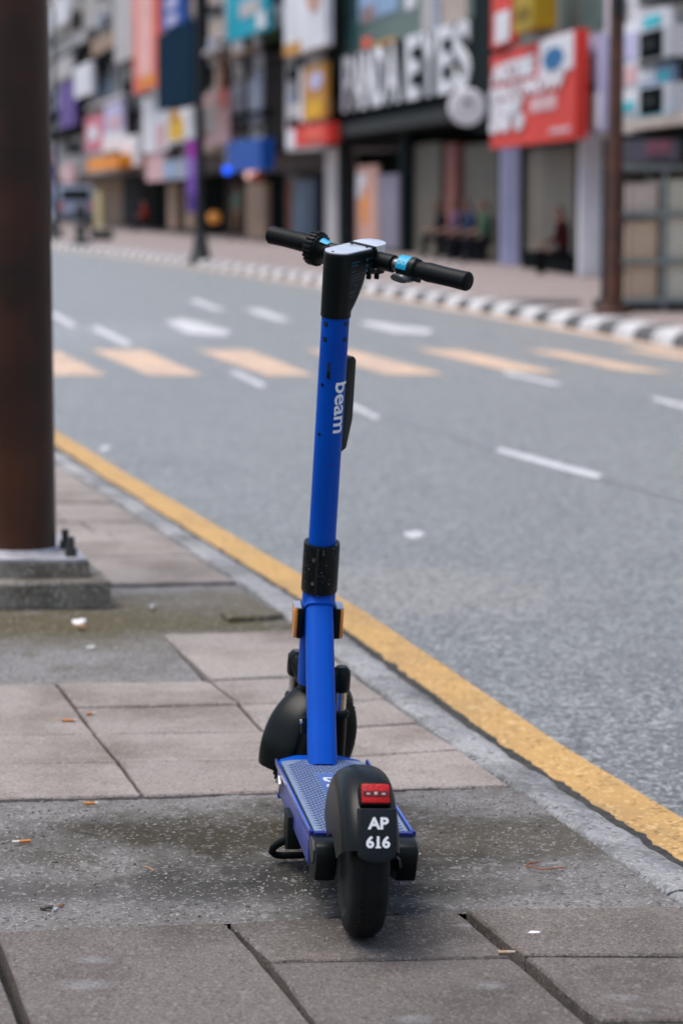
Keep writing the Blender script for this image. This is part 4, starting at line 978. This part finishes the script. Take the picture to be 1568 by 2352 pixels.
while y < .69:
    for k in range(-6, 7):
        x = k * .0128 + (.0064 if ry % 2 else 0)
        lim = .079 if y < .655 else .079 - (y - .655) * .9
        if abs(x) > lim - .006 or in_logo(x, y) or (abs(x + .003) < .034 and y > .655): continue
        c = Vector((x, y, .139)); n_ = 6; top = []; bot = []
        for q in range(n_ + 1):
            a = PI * (q / n_) ; px_ = -math.cos(a) * .0052; py_ = -math.sin(a) * .0032
            top.append(c + Vector((px_, py_ + .0015, .0))); bot.append(c + Vector((px_ * .8, py_ * .45 + .0022, .0014)))
        e = [c + Vector((-.0052, .0033, 0)), c + Vector((.0052, .0033, 0))]
        vs = top + bot + e; m = n_ + 1
        fs = [[q, q + 1, m + q + 1, m + q] for q in range(n_)] + [[m + q for q in range(n_ + 1)] + [2 * m + 1, 2 * m]]
        tr.add(vs, fs)
    y += .0088; ry += 1
o = deckbuild(tr, 'tread_pattern', treadm, deck, smooth=False); o['kind'] = 'stuff'
deckbuild(MB().box((.011, .4425, .1392), (.076, .28, .0012), .0004), 'logo_panel', M('logo_panel_blue', (.075, .13, .33), rough=.4), deck, smooth=False)
tx = text_mb('beam', .092, .0003, 0); tx.v = [Vector((q.y * 1.0 + .012, -q.x * 1.05 + .445, .1405 + q.z)) for q in tx.v]
deckbuild(tx, 'deck_lettering', M('pale_blue_print', (.48, .53, .64), rough=.6), deck, smooth=False)
bv = MB()
for s in (-1,):
    bv.prism([(.59, .116), (.61, .128), (.632, .118), (.625, .10), (.605, .092)], -.0955, -.091, ax=0, bev=.001)
deckbuild(bv, 'side_reflector', clear, deck, smooth=False)
# rear end caps beside the wheel
for s in (-1, 1):
    prof = [(.17, .137), (.10, .1365), (.085, .130), (.08, .118), (.082, .095), (.096, .066), (.17, .054)]
    deckbuild(MB().prism(prof, s * .088 if s < 0 else .052, -.052 if s < 0 else .088, ax=0, bev=.004), 'end_cap', blk, deck)
    deckbuild(MB().prism([(.155, .11), (.155, .134), (.105, .134), (.094, .120), (.097, .10), (.12, .09)], s * .0915 if s < 0 else .0875, -.0875 if s < 0 else .0915, ax=0, bev=.001), 'cap_cover', M('cap_grey', (.05, .046, .045), rough=.45), deck)
    deckbuild(MB().box((s * .068, .134, .1365), (.036, .014, .012), .001), 'mat_edge', navy, deck, smooth=False)
    deckbuild(MB().box((s * .0885, .145, .1365), (.009, .014, .012), .001), 'rail_end', navy, deck, smooth=False)
    deckbuild(MB().prism([(.16, .108), (.16, .075), (.0, .107), (-.012, .119), (.0, .131), (.03, .128)], s * .043 - .003, s * .043 + .003, ax=0, bev=.002), 'dropout', blk2, deck)
# kickstand
ks = [(-.068, .44, .085), (-.078, .442, .060), (-.090, .447, .045), (-.104, .454, .036), (-.113, .462, .026), (-.115, .468, .016), (-.108, .472, .009), (-.094, .475, .0065), (-.07, .476, .007), (-.045, .476, .0075)]
MB().tube(ks, [.011, .010, .009, .0075, .007, .007, .007, .007, .0068, .006], 12).build('kickstand', blk2, sc)
MB().prism([(.40, .10), (.40, .04), (.44, .028), (.475, .04), (.475, .10)], -.094, -.066, ax=0, bev=.004).build('kickstand_mount', blk2, sc)
# ---------- neck and head tube
def lerp(a, b, t): return Vector(a) + (Vector(b) - Vector(a)) * t
nk0, nk1 = Vector((-.002, .672, .128)), Vector((.0, .842, .418))
mb = MB(); ax_ = (nk1 - nk0).normalized(); xr = Vector((1, 0, 0)); yr = ax_.cross(xr)
ringn = 28; vs = []
for i in range(9):
    p = lerp(nk0, nk1 + ax_ * .02, i / 8)
    for k in range(ringn):
        a = 2 * PI * k / ringn; ex = abs(math.cos(a)) ** .62 * math.copysign(1, math.cos(a)); ey = abs(math.sin(a)) ** .62 * math.copysign(1, math.sin(a))
        vs.append(p + xr * ex * (.0285 - .001 * i / 8) + yr * ey * .029)
mb.add(vs, [[i * ringn + k, i * ringn + (k + 1) % ringn, (i + 1) * ringn + (k + 1) % ringn, (i + 1) * ringn + k] for i in range(8) for k in range(ringn)])
neck = mb.build('neck_tube', blue, sc, ang=60)
vs2 = []
for k in range(ringn):                        # weld bead where the neck meets the head tube
    a = 2 * PI * k / ringn; ex = abs(math.cos(a)) ** .62 * math.copysign(1, math.cos(a)); ey = abs(math.sin(a)) ** .62 * math.copysign(1, math.sin(a))
    vs2.append(nk1 - ax_ * .001 + xr * ex * .0285 + yr * ey * .030)
MB().tube(vs2[14:] + vs2[:1], .0035, 8).build('weld_bead', blue, neck)
vs2 = []
MB().prism([(-.036, .640), (.032, .640), (.036, .70), (-.04, .70)], .1385, .1425, ax=2, bev=.001).build('neck_foot', blk2, neck) if False else None
AX = lambda s, x=0, y=0: Vector((0, YA, 0)) + axv * s + Vector((x, 0, 0)) + Vector((0, cr, sr)) * y
HT = Matrix.Translation((0, YA, 0)) @ Matrix((Vector((1, 0, 0)), Vector((0, cr, sr)), axv)).transposed().to_4x4()   # head tube frame, not steered
ht = MB().lathe([(0, .262), (.032, .262), (.0335, .268), (.0335, .455), (.032, .462), (.0, .462)], 36).build('head_tube', blue, sc, T=HT)
for s in (-1, 1):
    h1 = MB().box((s * .0375, -.005, .40), (.012, .046, .064), .002).build('reflector_housing', blk, sc, T=HT)
    MB().box((s * .0465, -.005, .40), (.0065, .044, .062), .0015).build('amber_reflector', amber, h1, T=HT)
    MB().box((s * .0425, -.005, .4325), (.014, .04, .002)).build('housing_top', alu, h1, T=HT, smooth=False)
# cable clip and lock ring low on the neck
MB().box((-.034, .735, .20), (.012, .018, .034), .003).build('lock_catch', blk, sc)
MB().lathe([(0, -.003), (.006, -.003), (.006, .003), (0, .003)], 12, c=(-.040, .732, .208), ax='x').build('pin', chrome, sc)
# ---------- steering column
MB().lathe([(0, .463), (.0355, .463), (.0365, .466), (.0365, .562), (.0355, .566), (.028, .566)], 40).build('collar', blk, sc, T=ST)
scuff = M('scuffed_black', (.0035, .006, .006), (.005, .008, .008), scale=20, rough=.36, spec=.2, speck=(.22, .22, .2), speck_scale=420, speck_t=-.055)
bpy.data.objects['collar'].data.materials[0] = scuff
cl = MB().box((.018, -.0345, .514), (.003, .006, .098), .001).build('collar_seam', M('seam_black', (.004, .005, .005), rough=.8), sc, T=ST)
for z in (.49, .54): MB().lathe([(0, -.003), (.004, -.003), (.004, .003), (0, .003)], 10, c=(.012, -.0365, z), ax='y').build('clamp_bolt', chrome, cl, T=ST)
RC = .0272
col = MB().lathe([(RC, .55), (RC, .66), (RC, .8), (RC, .92), (RC, 1.034)], 56).build('column', blue, sc, T=ST)
def on_col(ps, s, r): return Vector((r * (math.cos(ps) * .61 + math.sin(ps) * .792), r * (-math.cos(ps) * .792 + math.sin(ps) * .61), s))   # ps: angle round the tube from the side that faces the street corner
for ps, s in ((-.73, 1.02), (.86, 1.022), (-.73, .99), (.86, .991)):
    c0 = on_col(ps, s, RC - .0035); c1 = on_col(ps, s, RC + .0008)
    MB().tube([c0, c1], .0046, 14).build('bolt', blk, col, T=ST); 
    MB().tube([c1 - (c1 - c0) * .2, c1 + (c1 - c0) * .05], .0022, 6).build('bolt_socket', M('socket', (.05, .055, .05), rough=.5), col, T=ST)
for ps, s in ((-.70, .898), (-.73, .797)): MB().tube([on_col(ps, s, RC - .003), on_col(ps, s, RC + .0004)], .0036, 12).build('rivet', blk, col, T=ST)
MB().tube([on_col(.36, .737, RC - .003), on_col(.36, .737, RC + .0002)], .0028, 12).build('plug', M('plug_blue', (.003, .02, .2), rough=.6), col, T=ST)
mb = MB(); mb.grid(lambda u, v: on_col(-.26 + (u - .5) * .26, .912 + .034 * v, RC + .0006), 6, 8); mb.build('slot', M('slot_navy', (.003, .012, .09), rough=.6), col, T=ST)
mb = MB(); mb.grid(lambda u, v: on_col(-.26 + (u - .5) * .20, .914 + .012 * v, RC + .001), 6, 4); mb.build('slot_vent', blk, col, T=ST)
# lettering wrapped round the tube, reading downwards
tx = text_mb('beam', .046, 0, .0008, cuts=3)
xs = [q.x for q in tx.v]; kx = .103 / (max(xs) - min(xs)); ysv = [q.y for q in tx.v]; ky_ = .031 / (max(ysv) - min(ysv))
tx.v = [on_col(.85 + q.y * ky_ / RC, .854 - q.x * kx, RC + .0009) for q in tx.v]
tx.build('column_lettering', whi, col, T=ST, smooth=False)
# bag hook on the front of the column
MB().prism([(.026, .944), (.052, .944), (.0605, .936), (.0605, .815), (.046, .756), (.026, .750)], -.012, .012, ax=0, bev=.003).build('hook', blk, sc, T=ST)
# ---------- control head
def stadium(x, y0, y1, r, n=14):
    p = []
    for k in range(n + 1):
        a = PI + PI * k / n; p.append((x * math.cos(a), y0 + r * math.sin(a)))
    return p
mb = MB(); N_ = 24
def headring(s):
    """plan outline of the head at height s along the axis."""
    t = min(1, max(0, (s - 1.044) / .079)); f = .0295 + .040 * (1 - (1 - t) ** 1.7) if t > 0 else .0295
    if s > 1.1235: f = .112
    w = .0295 + .0005 * t; pts = []
    for k in range(N_):
        a = PI + PI * k / (N_ - 1); pts.append(Vector((w * math.cos(a), .0295 * math.sin(a), s)))
    for k in range(N_):
        a = PI * k / (N_ - 1); pts.append(Vector((w * math.cos(a), (f - .0295) + .0295 * math.sin(a), s)))
    return pts
lv = [1.033, 1.0335, 1.044] + [1.044 + .079 * k / 10 for k in range(1, 11)] + [1.124, 1.153, 1.157]
rings = [headring(s) for s in lv]; rings.append([Vector((p.x * .96, p.y * .985 + .0005, 1.1595)) for p in rings[-1]])
n = 2 * N_; vs = [p for r in rings for p in r]
mb.add(vs, [[i * n + k, i * n + (k + 1) % n, (i + 1) * n + (k + 1) % n, (i + 1) * n + k] for i in range(len(rings) - 1) for k in range(n)] + [[(len(rings) - 1) * n + k for k in range(n)], list(range(n))[::-1]])
hd = mb.build('control_head', blk, sc, T=ST, ang=50)
tp = [(.0282 * math.cos(PI + PI * k / 20), .0282 * math.sin(PI + PI * k / 20)) for k in range(21)] + [(.0285, .066), (-.0285, .066)]
MB().prism(tp, 1.1585, 1.1625, ax=2, bev=.0012).build('top_panel', toppl, hd, T=ST)
tp = [(-.030, .078), (.030, .078)] + [(.030 * math.cos(a), .098 + .031 * math.sin(a)) for a in [PI * k / 20 for k in range(21)]]
MB().prism(tp, 1.117, 1.1645, ax=2, bev=.003).build('front_cap', toppl, hd, T=ST)
MB().box((0, .072, 1.158), (.062, .010, .012), .002).build('clamp_strap', blk2, hd, T=ST)
for x, y in ((-.0, -.021), (-.017, .060), (.02, .060)): MB().lathe([(0, 1.162), (.0026, 1.162), (.0026, 1.1636), (0, 1.1636)], 10, c=(x, y, 0)).build('screw', blk2, hd, T=ST)
for (y0, y1, s0, s1) in ((.062, .09, 1.108, 1.125), (.088, .115, 1.104, 1.122)): MB().box((.012, (y0 + y1) / 2, (s0 + s1) / 2), (.03, y1 - y0, s1 - s0), .004).build('cable_boot', blk2, hd, T=ST)
for y, s in ((.074, 1.104), (.1, 1.1)): MB().lathe([(0, s - .006), (.005, s - .006), (.005, s + .006), (0, s + .006)], 10, c=(.018, y, 0)).build('cable_knob', blk2, hd, T=ST)
# faint printed block on the flat right side of the head (too small to read in the photograph: fine lines only)
pm = M('faint_print', (.05, .075, .09), rough=.5); pc = M('cyan_faint_print', (.01, .10, .14), rough=.5)
random.seed(11)
def pl_line(y0, y1, s, m_, hgt=.0011):
    MB().box((.0300 + .0003, (y0 + y1) / 2, s), (.0006, y1 - y0, hgt)).build('print_line', m_, hd, T=ST, smooth=False)
for s, a, b, m_, hh in [(1.142, .002, .028, pc, .0016), (1.136, .002, .021, pc, .0016), (1.124, .002, .015, pm, .0016), (1.1185, .002, .045, pm, .0008), (1.1165, .002, .03, pm, .0008), (1.1125, .002, .036, pm, .0008), (1.1105, .002, .034, pm, .0008), (1.1065, .002, .036, pm, .0008), (1.1045, .002, .026, pm, .0008), (1.1, .002, .018, pm, .0008),
                 (1.0955, .016, .022, pc, .003), (1.0855, .0, .024, pm, .0012), (1.0815, .0, .015, pm, .0014), (1.0765, .0, .022, pm, .0008), (1.0735, .0, .02, pm, .0008)]:
    pl_line(a, b, s, m_, hh)
for s in (1.142, 1.1305, 1.12):
    MB().lathe([(0, -.0004), (.0032, -.0004), (.0032, .0004), (0, .0004)], 14, c=(.0303, .05, s), ax='x').build('icon_disc', pc, hd, T=ST); pl_line(.056, .075, s + .001, pm, .0009)
# ---------- handlebar
BY, BZ = .0856, 1.1355
def bar(prof, name, mat, parent=sc, n=24, **k): return MB().lathe([(r, x) for r, x in prof], n, c=(0, BY, BZ), ax='x').build(name, mat, parent, T=ST, **k)
hb = bar([(0, -.236), (.0125, -.236), (.0125, -.06), (.0165, -.06), (.0165, .066), (.0125, .066), (.0125, .236), (0, .236)], 'handlebar', blk)
bar([(.0126, .07), (.0128, .0705), (.0128, .084), (.0126, .0845)], 'chrome_ring', M('dull_ring', (.16, .15, .15), rough=.3, metal=.8), hb)
bar([(.0165, -.061), (.0175, -.06), (.0175, -.045), (.0165, -.044)], 'bar_sleeve', blk2, hb); bar([(.0166, .02), (.0172, .022), (.0172, .068), (.0155, .069), (.0126, .0692)], 'bar_sleeve', blk2, hb)
def grip(x0, x1):
    """knurled rubber: fine diamond relief."""
    s = 1 if x1 > x0 else -1; L_ = abs(x1 - x0); nx, na = 84, 60; vs, fs = [], []
    for i in range(nx + 1):
        u = i / nx
        base = .0150 + .0040 * min(1, u * 5) ** .7 if u < .2 else .019 - .001 * math.sin((u - .2) / .8 * PI)
        if u < .03: base = .0185 - .003 * (u / .03)
        if u > .94: base *= math.sqrt(max(.0, 1 - ((u - .94) / .062) ** 2 * .72))
        for k in range(na):
            a = 2 * PI * k / na; kn = 0
            if .1 < u < .92: kn = .00045 * (((i + k) % 3 == 0) + ((i - k) % 3 == 0))
            r = base - kn; vs.append(Vector((x0 + s * L_ * u, BY + r * math.cos(a), BZ + r * math.sin(a))))
    fs = [[i * na + k, i * na + (k + 1) % na, (i + 1) * na + (k + 1) % na, (i + 1) * na + k] for i in range(nx) for k in range(na)] + [[nx * na + k for k in range(na)]]
    return MB().add(vs, fs).build('grip', gripm, sc, T=ST, ang=70)
grip(-.138, -.244); grip(.128, .248)
# twist bell on the left: a drum with notched rim
bl = MB().lathe([(.0125, -.137), (.027, -.137), (.030, -.134), (.031, -.118), (.029, -.112), (.022, -.108), (.0165, -.098), (.0165, -.088), (.013, -.086)], 44, c=(0, BY, BZ - .006), ax='x').build('bell', blk2, sc, T=ST)
for k in range(22):
    a = 2 * PI * k / 22; MB().box((-.1235, BY + .0318 * math.cos(a), BZ - .006 + .0318 * math.sin(a)), (.019, .0052, .006), .0015, Matrix.Rotation(a, 3, 'X')).build('rim_notch', blk2, bl, T=ST)
mb = MB(); mb.grid(lambda u, v: Vector((-.106 + .02 * u * (1 - .35 * abs(v - .5)), BY + (.0215 - .0045 * u) * math.cos(4.0 + v * .75), BZ - .003 + (.0215 - .0045 * u) * math.sin(4.0 + v * .75) * -1)), 8, 8); mb.build('bell_label', cyan, bl, T=ST)
# throttle on the right: ring, label with GO, thumb lever
th_ = MB().lathe([(.0125, .084), (.0195, .085), (.0205, .088), (.0205, .124), (.0195, .127), (.015, .128)], 40, c=(0, BY, BZ), ax='x').build('throttle', blk, sc, T=ST)
def thp(x, a, r): return Vector((x, BY - r * math.cos(a), BZ + r * math.sin(a)))
mb = MB(); mb.grid(lambda u, v: thp(.0865 + .025 * u, -.05 + 1.75 * v, .0214), 6, 16); mb.build('throttle_label', cyan, th_, T=ST)
mb = MB(); mb.grid(lambda u, v: thp(.1125 + .013 * u, -.15 + 2.1 * v, .0222 + .0006 * math.sin(v * PI)), 6, 16); mb.build('throttle_band', blk, th_, T=ST)
tx = text_mb('GO', .0125, 0, .0002, cuts=2); tx.v = [thp(.099 + q.x * 1.1, .62 + q.y / .0216, .0219) for q in tx.v]; tx.build('throttle_lettering', M('pale_cyan_print', (.25, .6, .72), rough=.5), th_, T=ST, smooth=False)
mb = MB(); n = 20
lev_ = [Vector((.102 + .019 * math.cos(2 * PI * k / n) + (.004 if math.cos(2 * PI * k / n) > 0 else 0), 0, .0085 * math.sin(2 * PI * k / n))) for k in range(n)]
vs = [Vector((p.x, BY - .030 - .003 * (p.x - .102) / .02, BZ - .0165 + p.z)) for p in lev_] + [Vector((.102 + (p.x - .102) * .8, BY - .0345, BZ - .0165 + p.z * .75)) for p in lev_] + [Vector((p.x, BY - .010, BZ - .020 + p.z * .8)) for p in lev_]
mb.add(vs, [[k, (k + 1) % n, n + (k + 1) % n, n + k] for k in range(n)] + [[2 * n + k, 2 * n + (k + 1) % n, (k + 1) % n, k] for k in range(n)] + [[n + k for k in range(n)]])
mb.build('thumb_lever', M('lever_grey', (.05, .06, .065), rough=.35), th_, T=ST)
MB().prism([(BY - .022, BZ - .018), (BY + .01, BZ - .028), (BY + .014, BZ - .01), (BY - .012, BZ)], .086, .128, ax=0, bev=.003).build('throttle_housing', blk2, th_, T=ST)
# ---------- fork and front wheel (steered)
FX, FY = .058, .015
crown = MB().lathe([(0, .236), (.029, .236), (.031, .24), (.031, .262), (0, .262)], 28).build('fork_crown', blk, sc, T=ST)
for s in (-1, 1):
    arm = [(0, .004, .252), (s * .03, .008, .262), (s * .048, .012, .284), (s * FX, FY, .296), (s * FX, FY, .305)]
    MB().tube(arm, [.022, .020, .019, .0185, .014], 18).build('crown_arm', blk, crown, T=ST)
    MB().lathe([(0, .306), (.012, .308), (.0185, .300), (.0195, .285), (.0195, .262), (.017, .257), (0, .257)], 24, c=(s * FX, FY, 0)).build('crown_cap', blk, crown, T=ST)
    MB().lathe([(0, .3075), (.0085, .3075), (.0085, .3095), (0, .3095)], 16, c=(s * FX, FY, 0)).build('cap_screw', M('socket', (.05, .055, .05)), crown, T=ST)
    lg = MB().lathe([(0, .20), (.0135, .20), (.0135, .262), (0, .262)], 24, c=(s * FX, FY, 0)).build('fork_leg', chrome, sc, T=ST)
    MB().lathe([(.013, .214), (.019, .214), (.021, .210), (.021, .203), (.017, .198), (.017, .11), (.012, .10), (0, .10)], 24, c=(s * FX, FY, 0)).build('lower_leg', blk2, lg, T=ST)
    MB().lathe([(0, -.008), (.014, -.008), (.014, .008), (0, .008)], 16, c=(s * (FX - .004), FY + .002, .12), ax='x').build('axle_nut', chrome, lg, T=ST)
AXL = (0, .017, .121)
def tyre(parent, c, R, w, T=None, nm='tyre'):
    pr = []
    for k in range(17):
        a = PI * (k / 16) ; pr.append((R - w * .48 * (1 - math.sin(a) ** .8) * 1.05, -w / 2 * math.cos(a) * (1.0 if .15 < k / 16 < .85 else .96)))
    pr = [(R * .62, -w * .36)] + pr + [(R * .62, w * .36)]
    return MB().lathe(pr, 72, c=c, ax='x').build(nm, rub, parent, T=T)
def treads(parent, c, R, w, T=None):
    mb = MB(); 
    for k in range(60):
        a = 2 * PI * k / 60
        for s in (-1, 1):
            Rm = Matrix.Rotation(a, 3, 'X'); p = Vector((s * w * .15, R - .0024, 0)); 
            b_ = MB().box(p, (w * .22, .0042, .0046), 0, Matrix.Rotation(s * .5, 3, 'Y') if False else None); mb.add([Rm @ v + Vector(c) for v in b_.v], b_.f)
    o = mb.build('tread_blocks', rub, parent, T=T, smooth=False); o['kind'] = 'stuff'
fwh = tyre(sc, AXL, .121, .058, ST, 'front_wheel'); treads(fwh, AXL, .121, .058, ST)
MB().lathe([(0, -.024), (.05, -.026), (.078, -.022), (.078, .022), (.05, .026), (0, .024)], 40, c=AXL, ax='x').build('rim', blk2, fwh, T=ST)
fblk = M('fender_black', (.0022, .004, .004), (.0035, .0055, .0055), scale=14, rough=.32, spec=.17, bump=.03, bscale=500)
def fender(c, R0, dr, w, a0, a1, name, T=None, parent=sc, n=40, taper=0.0, lift=0.0, skirt=None, mat=None, tk=3.2):
    """shell round the wheel; angles measured in the wheel plane from straight forward, going up and back."""
    ou, inn, na = [], [], 20
    for i in range(n + 1):
        t = i / n; a = a0 + (a1 - a0) * t; wi = w * (1 - taper * (1 - min(1, t * tk)) ** 1.6); lf = lift * max(0, t - .8) * 5 * .2
        R_ = R0 + lf
        for k in range(na + 1):
            ph = -1.75 + 3.5 * k / na
            for (lst, th) in ((ou, 0), (inn, .003)):
                r = R_ + (dr - th) * math.cos(ph) if abs(ph) < PI / 2 else R_ - (abs(ph) - PI / 2) / .1792 * (skirt(a, R_) if skirt else .018)
                x = (wi - th) * math.copysign(abs(math.sin(ph)) ** .8, ph) if abs(ph) < PI / 2 else (wi - th) * math.copysign(1, ph)
                lst.append(Vector(c) + Vector((x, r * math.cos(a), r * math.sin(a))))
    m = na + 1; mb = MB(); off = len(ou); vs = ou + inn
    fs = [[i * m + k, i * m + k + 1, (i + 1) * m + k + 1, (i + 1) * m + k] for i in range(n) for k in range(na)]
    fs += [[off + i * m + k, off + (i + 1) * m + k, off + (i + 1) * m + k + 1, off + i * m + k + 1] for i in range(n) for k in range(na)]
    for k in range(na): fs += [[k, off + k, off + k + 1, k + 1], [n * m + k, n * m + k + 1, off + n * m + k + 1, off + n * m + k]]
    for i in range(n): fs += [[i * m, (i + 1) * m, off + (i + 1) * m, off + i * m], [i * m + na, off + i * m + na, off + (i + 1) * m + na, (i + 1) * m + na]]
    return mb.add(vs, fs).build(name, mat or fblk, parent, T=T, ang=50)
fender(AXL, .120, .015, .046, .42, PI + .12, 'front_fender', ST, taper=.92, lift=.02, tk=1.25)
# ---------- rear wheel, fender, lamp, plate
RWX = -.006
rw = tyre(sc, (RWX, 0, .119), .119, .070, None, 'rear_wheel'); treads(rw, (RWX, 0, .119), .119, .066)
MB().lathe([(0, -.028), (.06, -.03), (.078, -.026), (.078, .026), (.06, .03), (0, .028)], 40, c=(RWX, 0, .119), ax='x').build('rim', blk2, rw)
FCX = -.006
rf_ = fender((FCX - .007, -.012, .122), .132, .038, .0485, .45, PI - .42, 'rear_fender', None, lift=0.0, skirt=lambda a, R: max(.015, R - (.018 / max(.12, math.sin(a)) + .035)))
TL = Matrix.Translation((FCX, -.168, .213)) @ Matrix.Rotation(-.24, 4, 'X')
pts = [(-.030, .046), (.030, .046), (.0305, -.02)] + [(.0305 * math.cos(a), -.022 + .019 * math.sin(a)) for a in [-.35 - (PI - .7) * k / 14 for k in range(15)]] + [(-.0305, -.02)]
pl = MB().prism(pts, -.004, .034, ax=1, bev=.0025).build('number_plate', plmat, rf_, T=TL)
for b_, z, h_ in (('AP', .0225, .0195), ('616', -.0075, .0195)):
    tx = text_mb(b_, .0245, .0003, .0009); ysv = [q.y for q in tx.v]; k_ = h_ / (max(ysv) - min(ysv))
    tx.v = [Vector((q.x * k_ * 1.05, -.0046 - q.z, z + q.y * k_)) for q in tx.v]; 
    if b_ == '616': tx.box((0, -.0049, z - h_ / 2 + .0013), (.0088, .0006, .0026))
    tx.build('plate_lettering', whi, pl, T=TL, smooth=False)
LT = Matrix.Translation((FCX, -.117, .2705)) @ Matrix.Rotation(-.50, 4, 'X')
tlb = MB().box((0, .008, 0), (.0525, .03, .040), .006).build('lamp_housing', blk2, rf_, T=LT)
tl = MB().box((0, -.006, .0), (.0465, .008, .033), .0035).build('tail_light', red, rf_, T=LT)
for s in (-1, 1): MB().box((s * .0125, -.0102, -.001), (.006, .0012, .003)).build('lamp_chip', M('lamp_chip', (.45, .35, .35)), tl, T=LT, smooth=False)
MB().box((0, -.0103, -.001), (.042, .0009, .009), .0003).build('lamp_window', M('lamp_window', (.10, .008, .008), rough=.3), tl, T=LT, smooth=False)
MB().lathe([(0, 0), (.0035, 0), (.0028, .002), (0, .0025)], 12, c=(0, 0, 0)).build('lamp_bulb', M('bulb', (.5, .35, .3)), tl, T=LT @ Matrix.Translation((0, -.0105, -.001)) @ Matrix.Rotation(PI / 2, 4, 'X'))

# ================================================================== SMALL LITTER
wp = M('cigarette_paper', (.62, .60, .57), (.5, .47, .43), scale=200, rough=.85); ork = M('orange_filter', (.52, .22, .06), (.42, .16, .04), scale=150, rough=.8); ash = M('ash', (.05, .045, .04), rough=.95)
def butt(px, py, ang, label, split=.7, L_=.026, mats=(ork, wp)):
    P = gnd(px, py, 0); t = thing('cigarette_butt', label, 'cigarette butt', (P.x, P.y, .0028), Matrix.Rotation(ang, 3, 'Z'), group='cigarette ends on the pavement')
    r = .0034; MB().lathe([(0, -L_ / 2), (r, -L_ / 2), (r * .95, -L_ / 2 + L_ * split), (0, -L_ / 2 + L_ * split)], 12, ax='x').build('filter', mats[0], t)
    MB().lathe([(0, -L_ / 2 + L_ * split), (r * .98, -L_ / 2 + L_ * split), (r * .8, L_ / 2), (0, L_ / 2)], 12, ax='x').build('paper_end', mats[1], t)
butt(50, 1936, PI + .25, 'orange cigarette end with a burnt white tip, nearest the left edge on the rough concrete', .62, .036)
butt(209, 1848, .05, 'orange cigarette end by the upper edge of the rough concrete', .8, .030)
butt(160, 1657, -.05, 'longer orange cigarette end lying between joints on the pale stone', .85, .034)
butt(210, 1641, .3, 'short orange cigarette end with pale tip on the pale stone joint', .6, .022)
butt(1163, 2191, .1, 'pale buff cigarette end lying across the wide dark joint', .5, .028, (M('buff_filter', (.42, .30, .18), rough=.85), M('buff_paper', (.45, .37, .28), rough=.85)))
scrap('paper_scrap', 'white folded paper scrap on the mossy concrete below the plinth', 'paper', 182, 1430, 0, .05, .09, M_paper, 3, h=.005)
scrap('leaf_scrap', 'small tan scrap just in front of the white paper', 'scrap', 186, 1440, 0, .05, .03, M_tan, 4, h=.006)
scrap('paper_scrap', 'little white paper fleck above the pale stones, right of the mossy concrete', 'paper', 209, 1490, 0, .025, .035, M_fleck, 5, h=.006)
scrap('paper_scrap', 'tiny white fleck on the mossy concrete right of the plinth', 'paper', 352, 1395, 0, .018, .04, M_fleck, 6, h=.006)
scrap('paint_fleck', 'white fleck on the asphalt right of the blue column', 'fleck', 953, 1230, ROAD_Z, .10, .2, M_wht, 7, h=.006)
scrap('paint_fleck', 'white fleck on the asphalt near the brown post', 'fleck', 242, 1031, ROAD_Z, .07, .25, M_wht, 8, h=.006)
scrap('white_chip', 'thin white chip on the front right paving stone', 'chip', 1226, 2143, .001, .024, .012, M_paper, 9, h=.002)
def twig(label, pts, r, mat):
    P = [gnd(x, y, 0) for x, y in pts]; o = P[0].copy(); mb = MB().tube([p - o + Vector((0, 0, r + .001 + .002 * (k % 2))) for k, p in enumerate(P)], r, 7)
    q = mb.build('twig', mat, None); q.location = o; return tag(q, label, 'twig')
twig('thin rusty bent twig on the concrete right of the rear wheel', [(1236, 1983), (1212, 1988), (1208, 1992), (1222, 1997), (1245, 2000), (1292, 1997)], .0013, M('twig_rust', (.30, .09, .03), rough=.7))
twig('short pale brown splinter on the concrete left of the scooter', [(330, 1993), (344, 2000), (354, 2004)], .0018, M('twig_pale', (.28, .2, .11), rough=.8))
twig('dark splinter near the pothole in the concrete', [(120, 1990 - 6), (134, 1985)], .0016, M('twig_dark', (.06, .05, .04), rough=.8))
# pothole pebbles and the broken piece of stone up the pavement
random.seed(5)
for k, (x, y) in enumerate([(112, 2085), (128, 2092), (140, 2083), (100, 2090)]):
    scrap('loose_stone', ['dark loose stone at the left of the small pothole', 'pale loose stone in the front of the small pothole', 'brown loose stone at the right of the small pothole', 'dark flat stone left of the small pothole'][k], 'stone', x, y, -.004, random.uniform(.009, .018), random.uniform(.007, .012), [chipm[2], chipm[0], M_tan, chipm[2]][k], 20 + k, h=.004)
tag(slab([gnd(500, 1412), gnd(560, 1402), gnd(640, 1404), gnd(655, 1416), gnd(600, 1422), gnd(520, 1424)], z=.008, th=.03, name='broken_slab', mat=conc), 'broken stone piece', 'stone')
bs = bpy.data.objects['broken_slab']; del bs['label']; del bs['category']
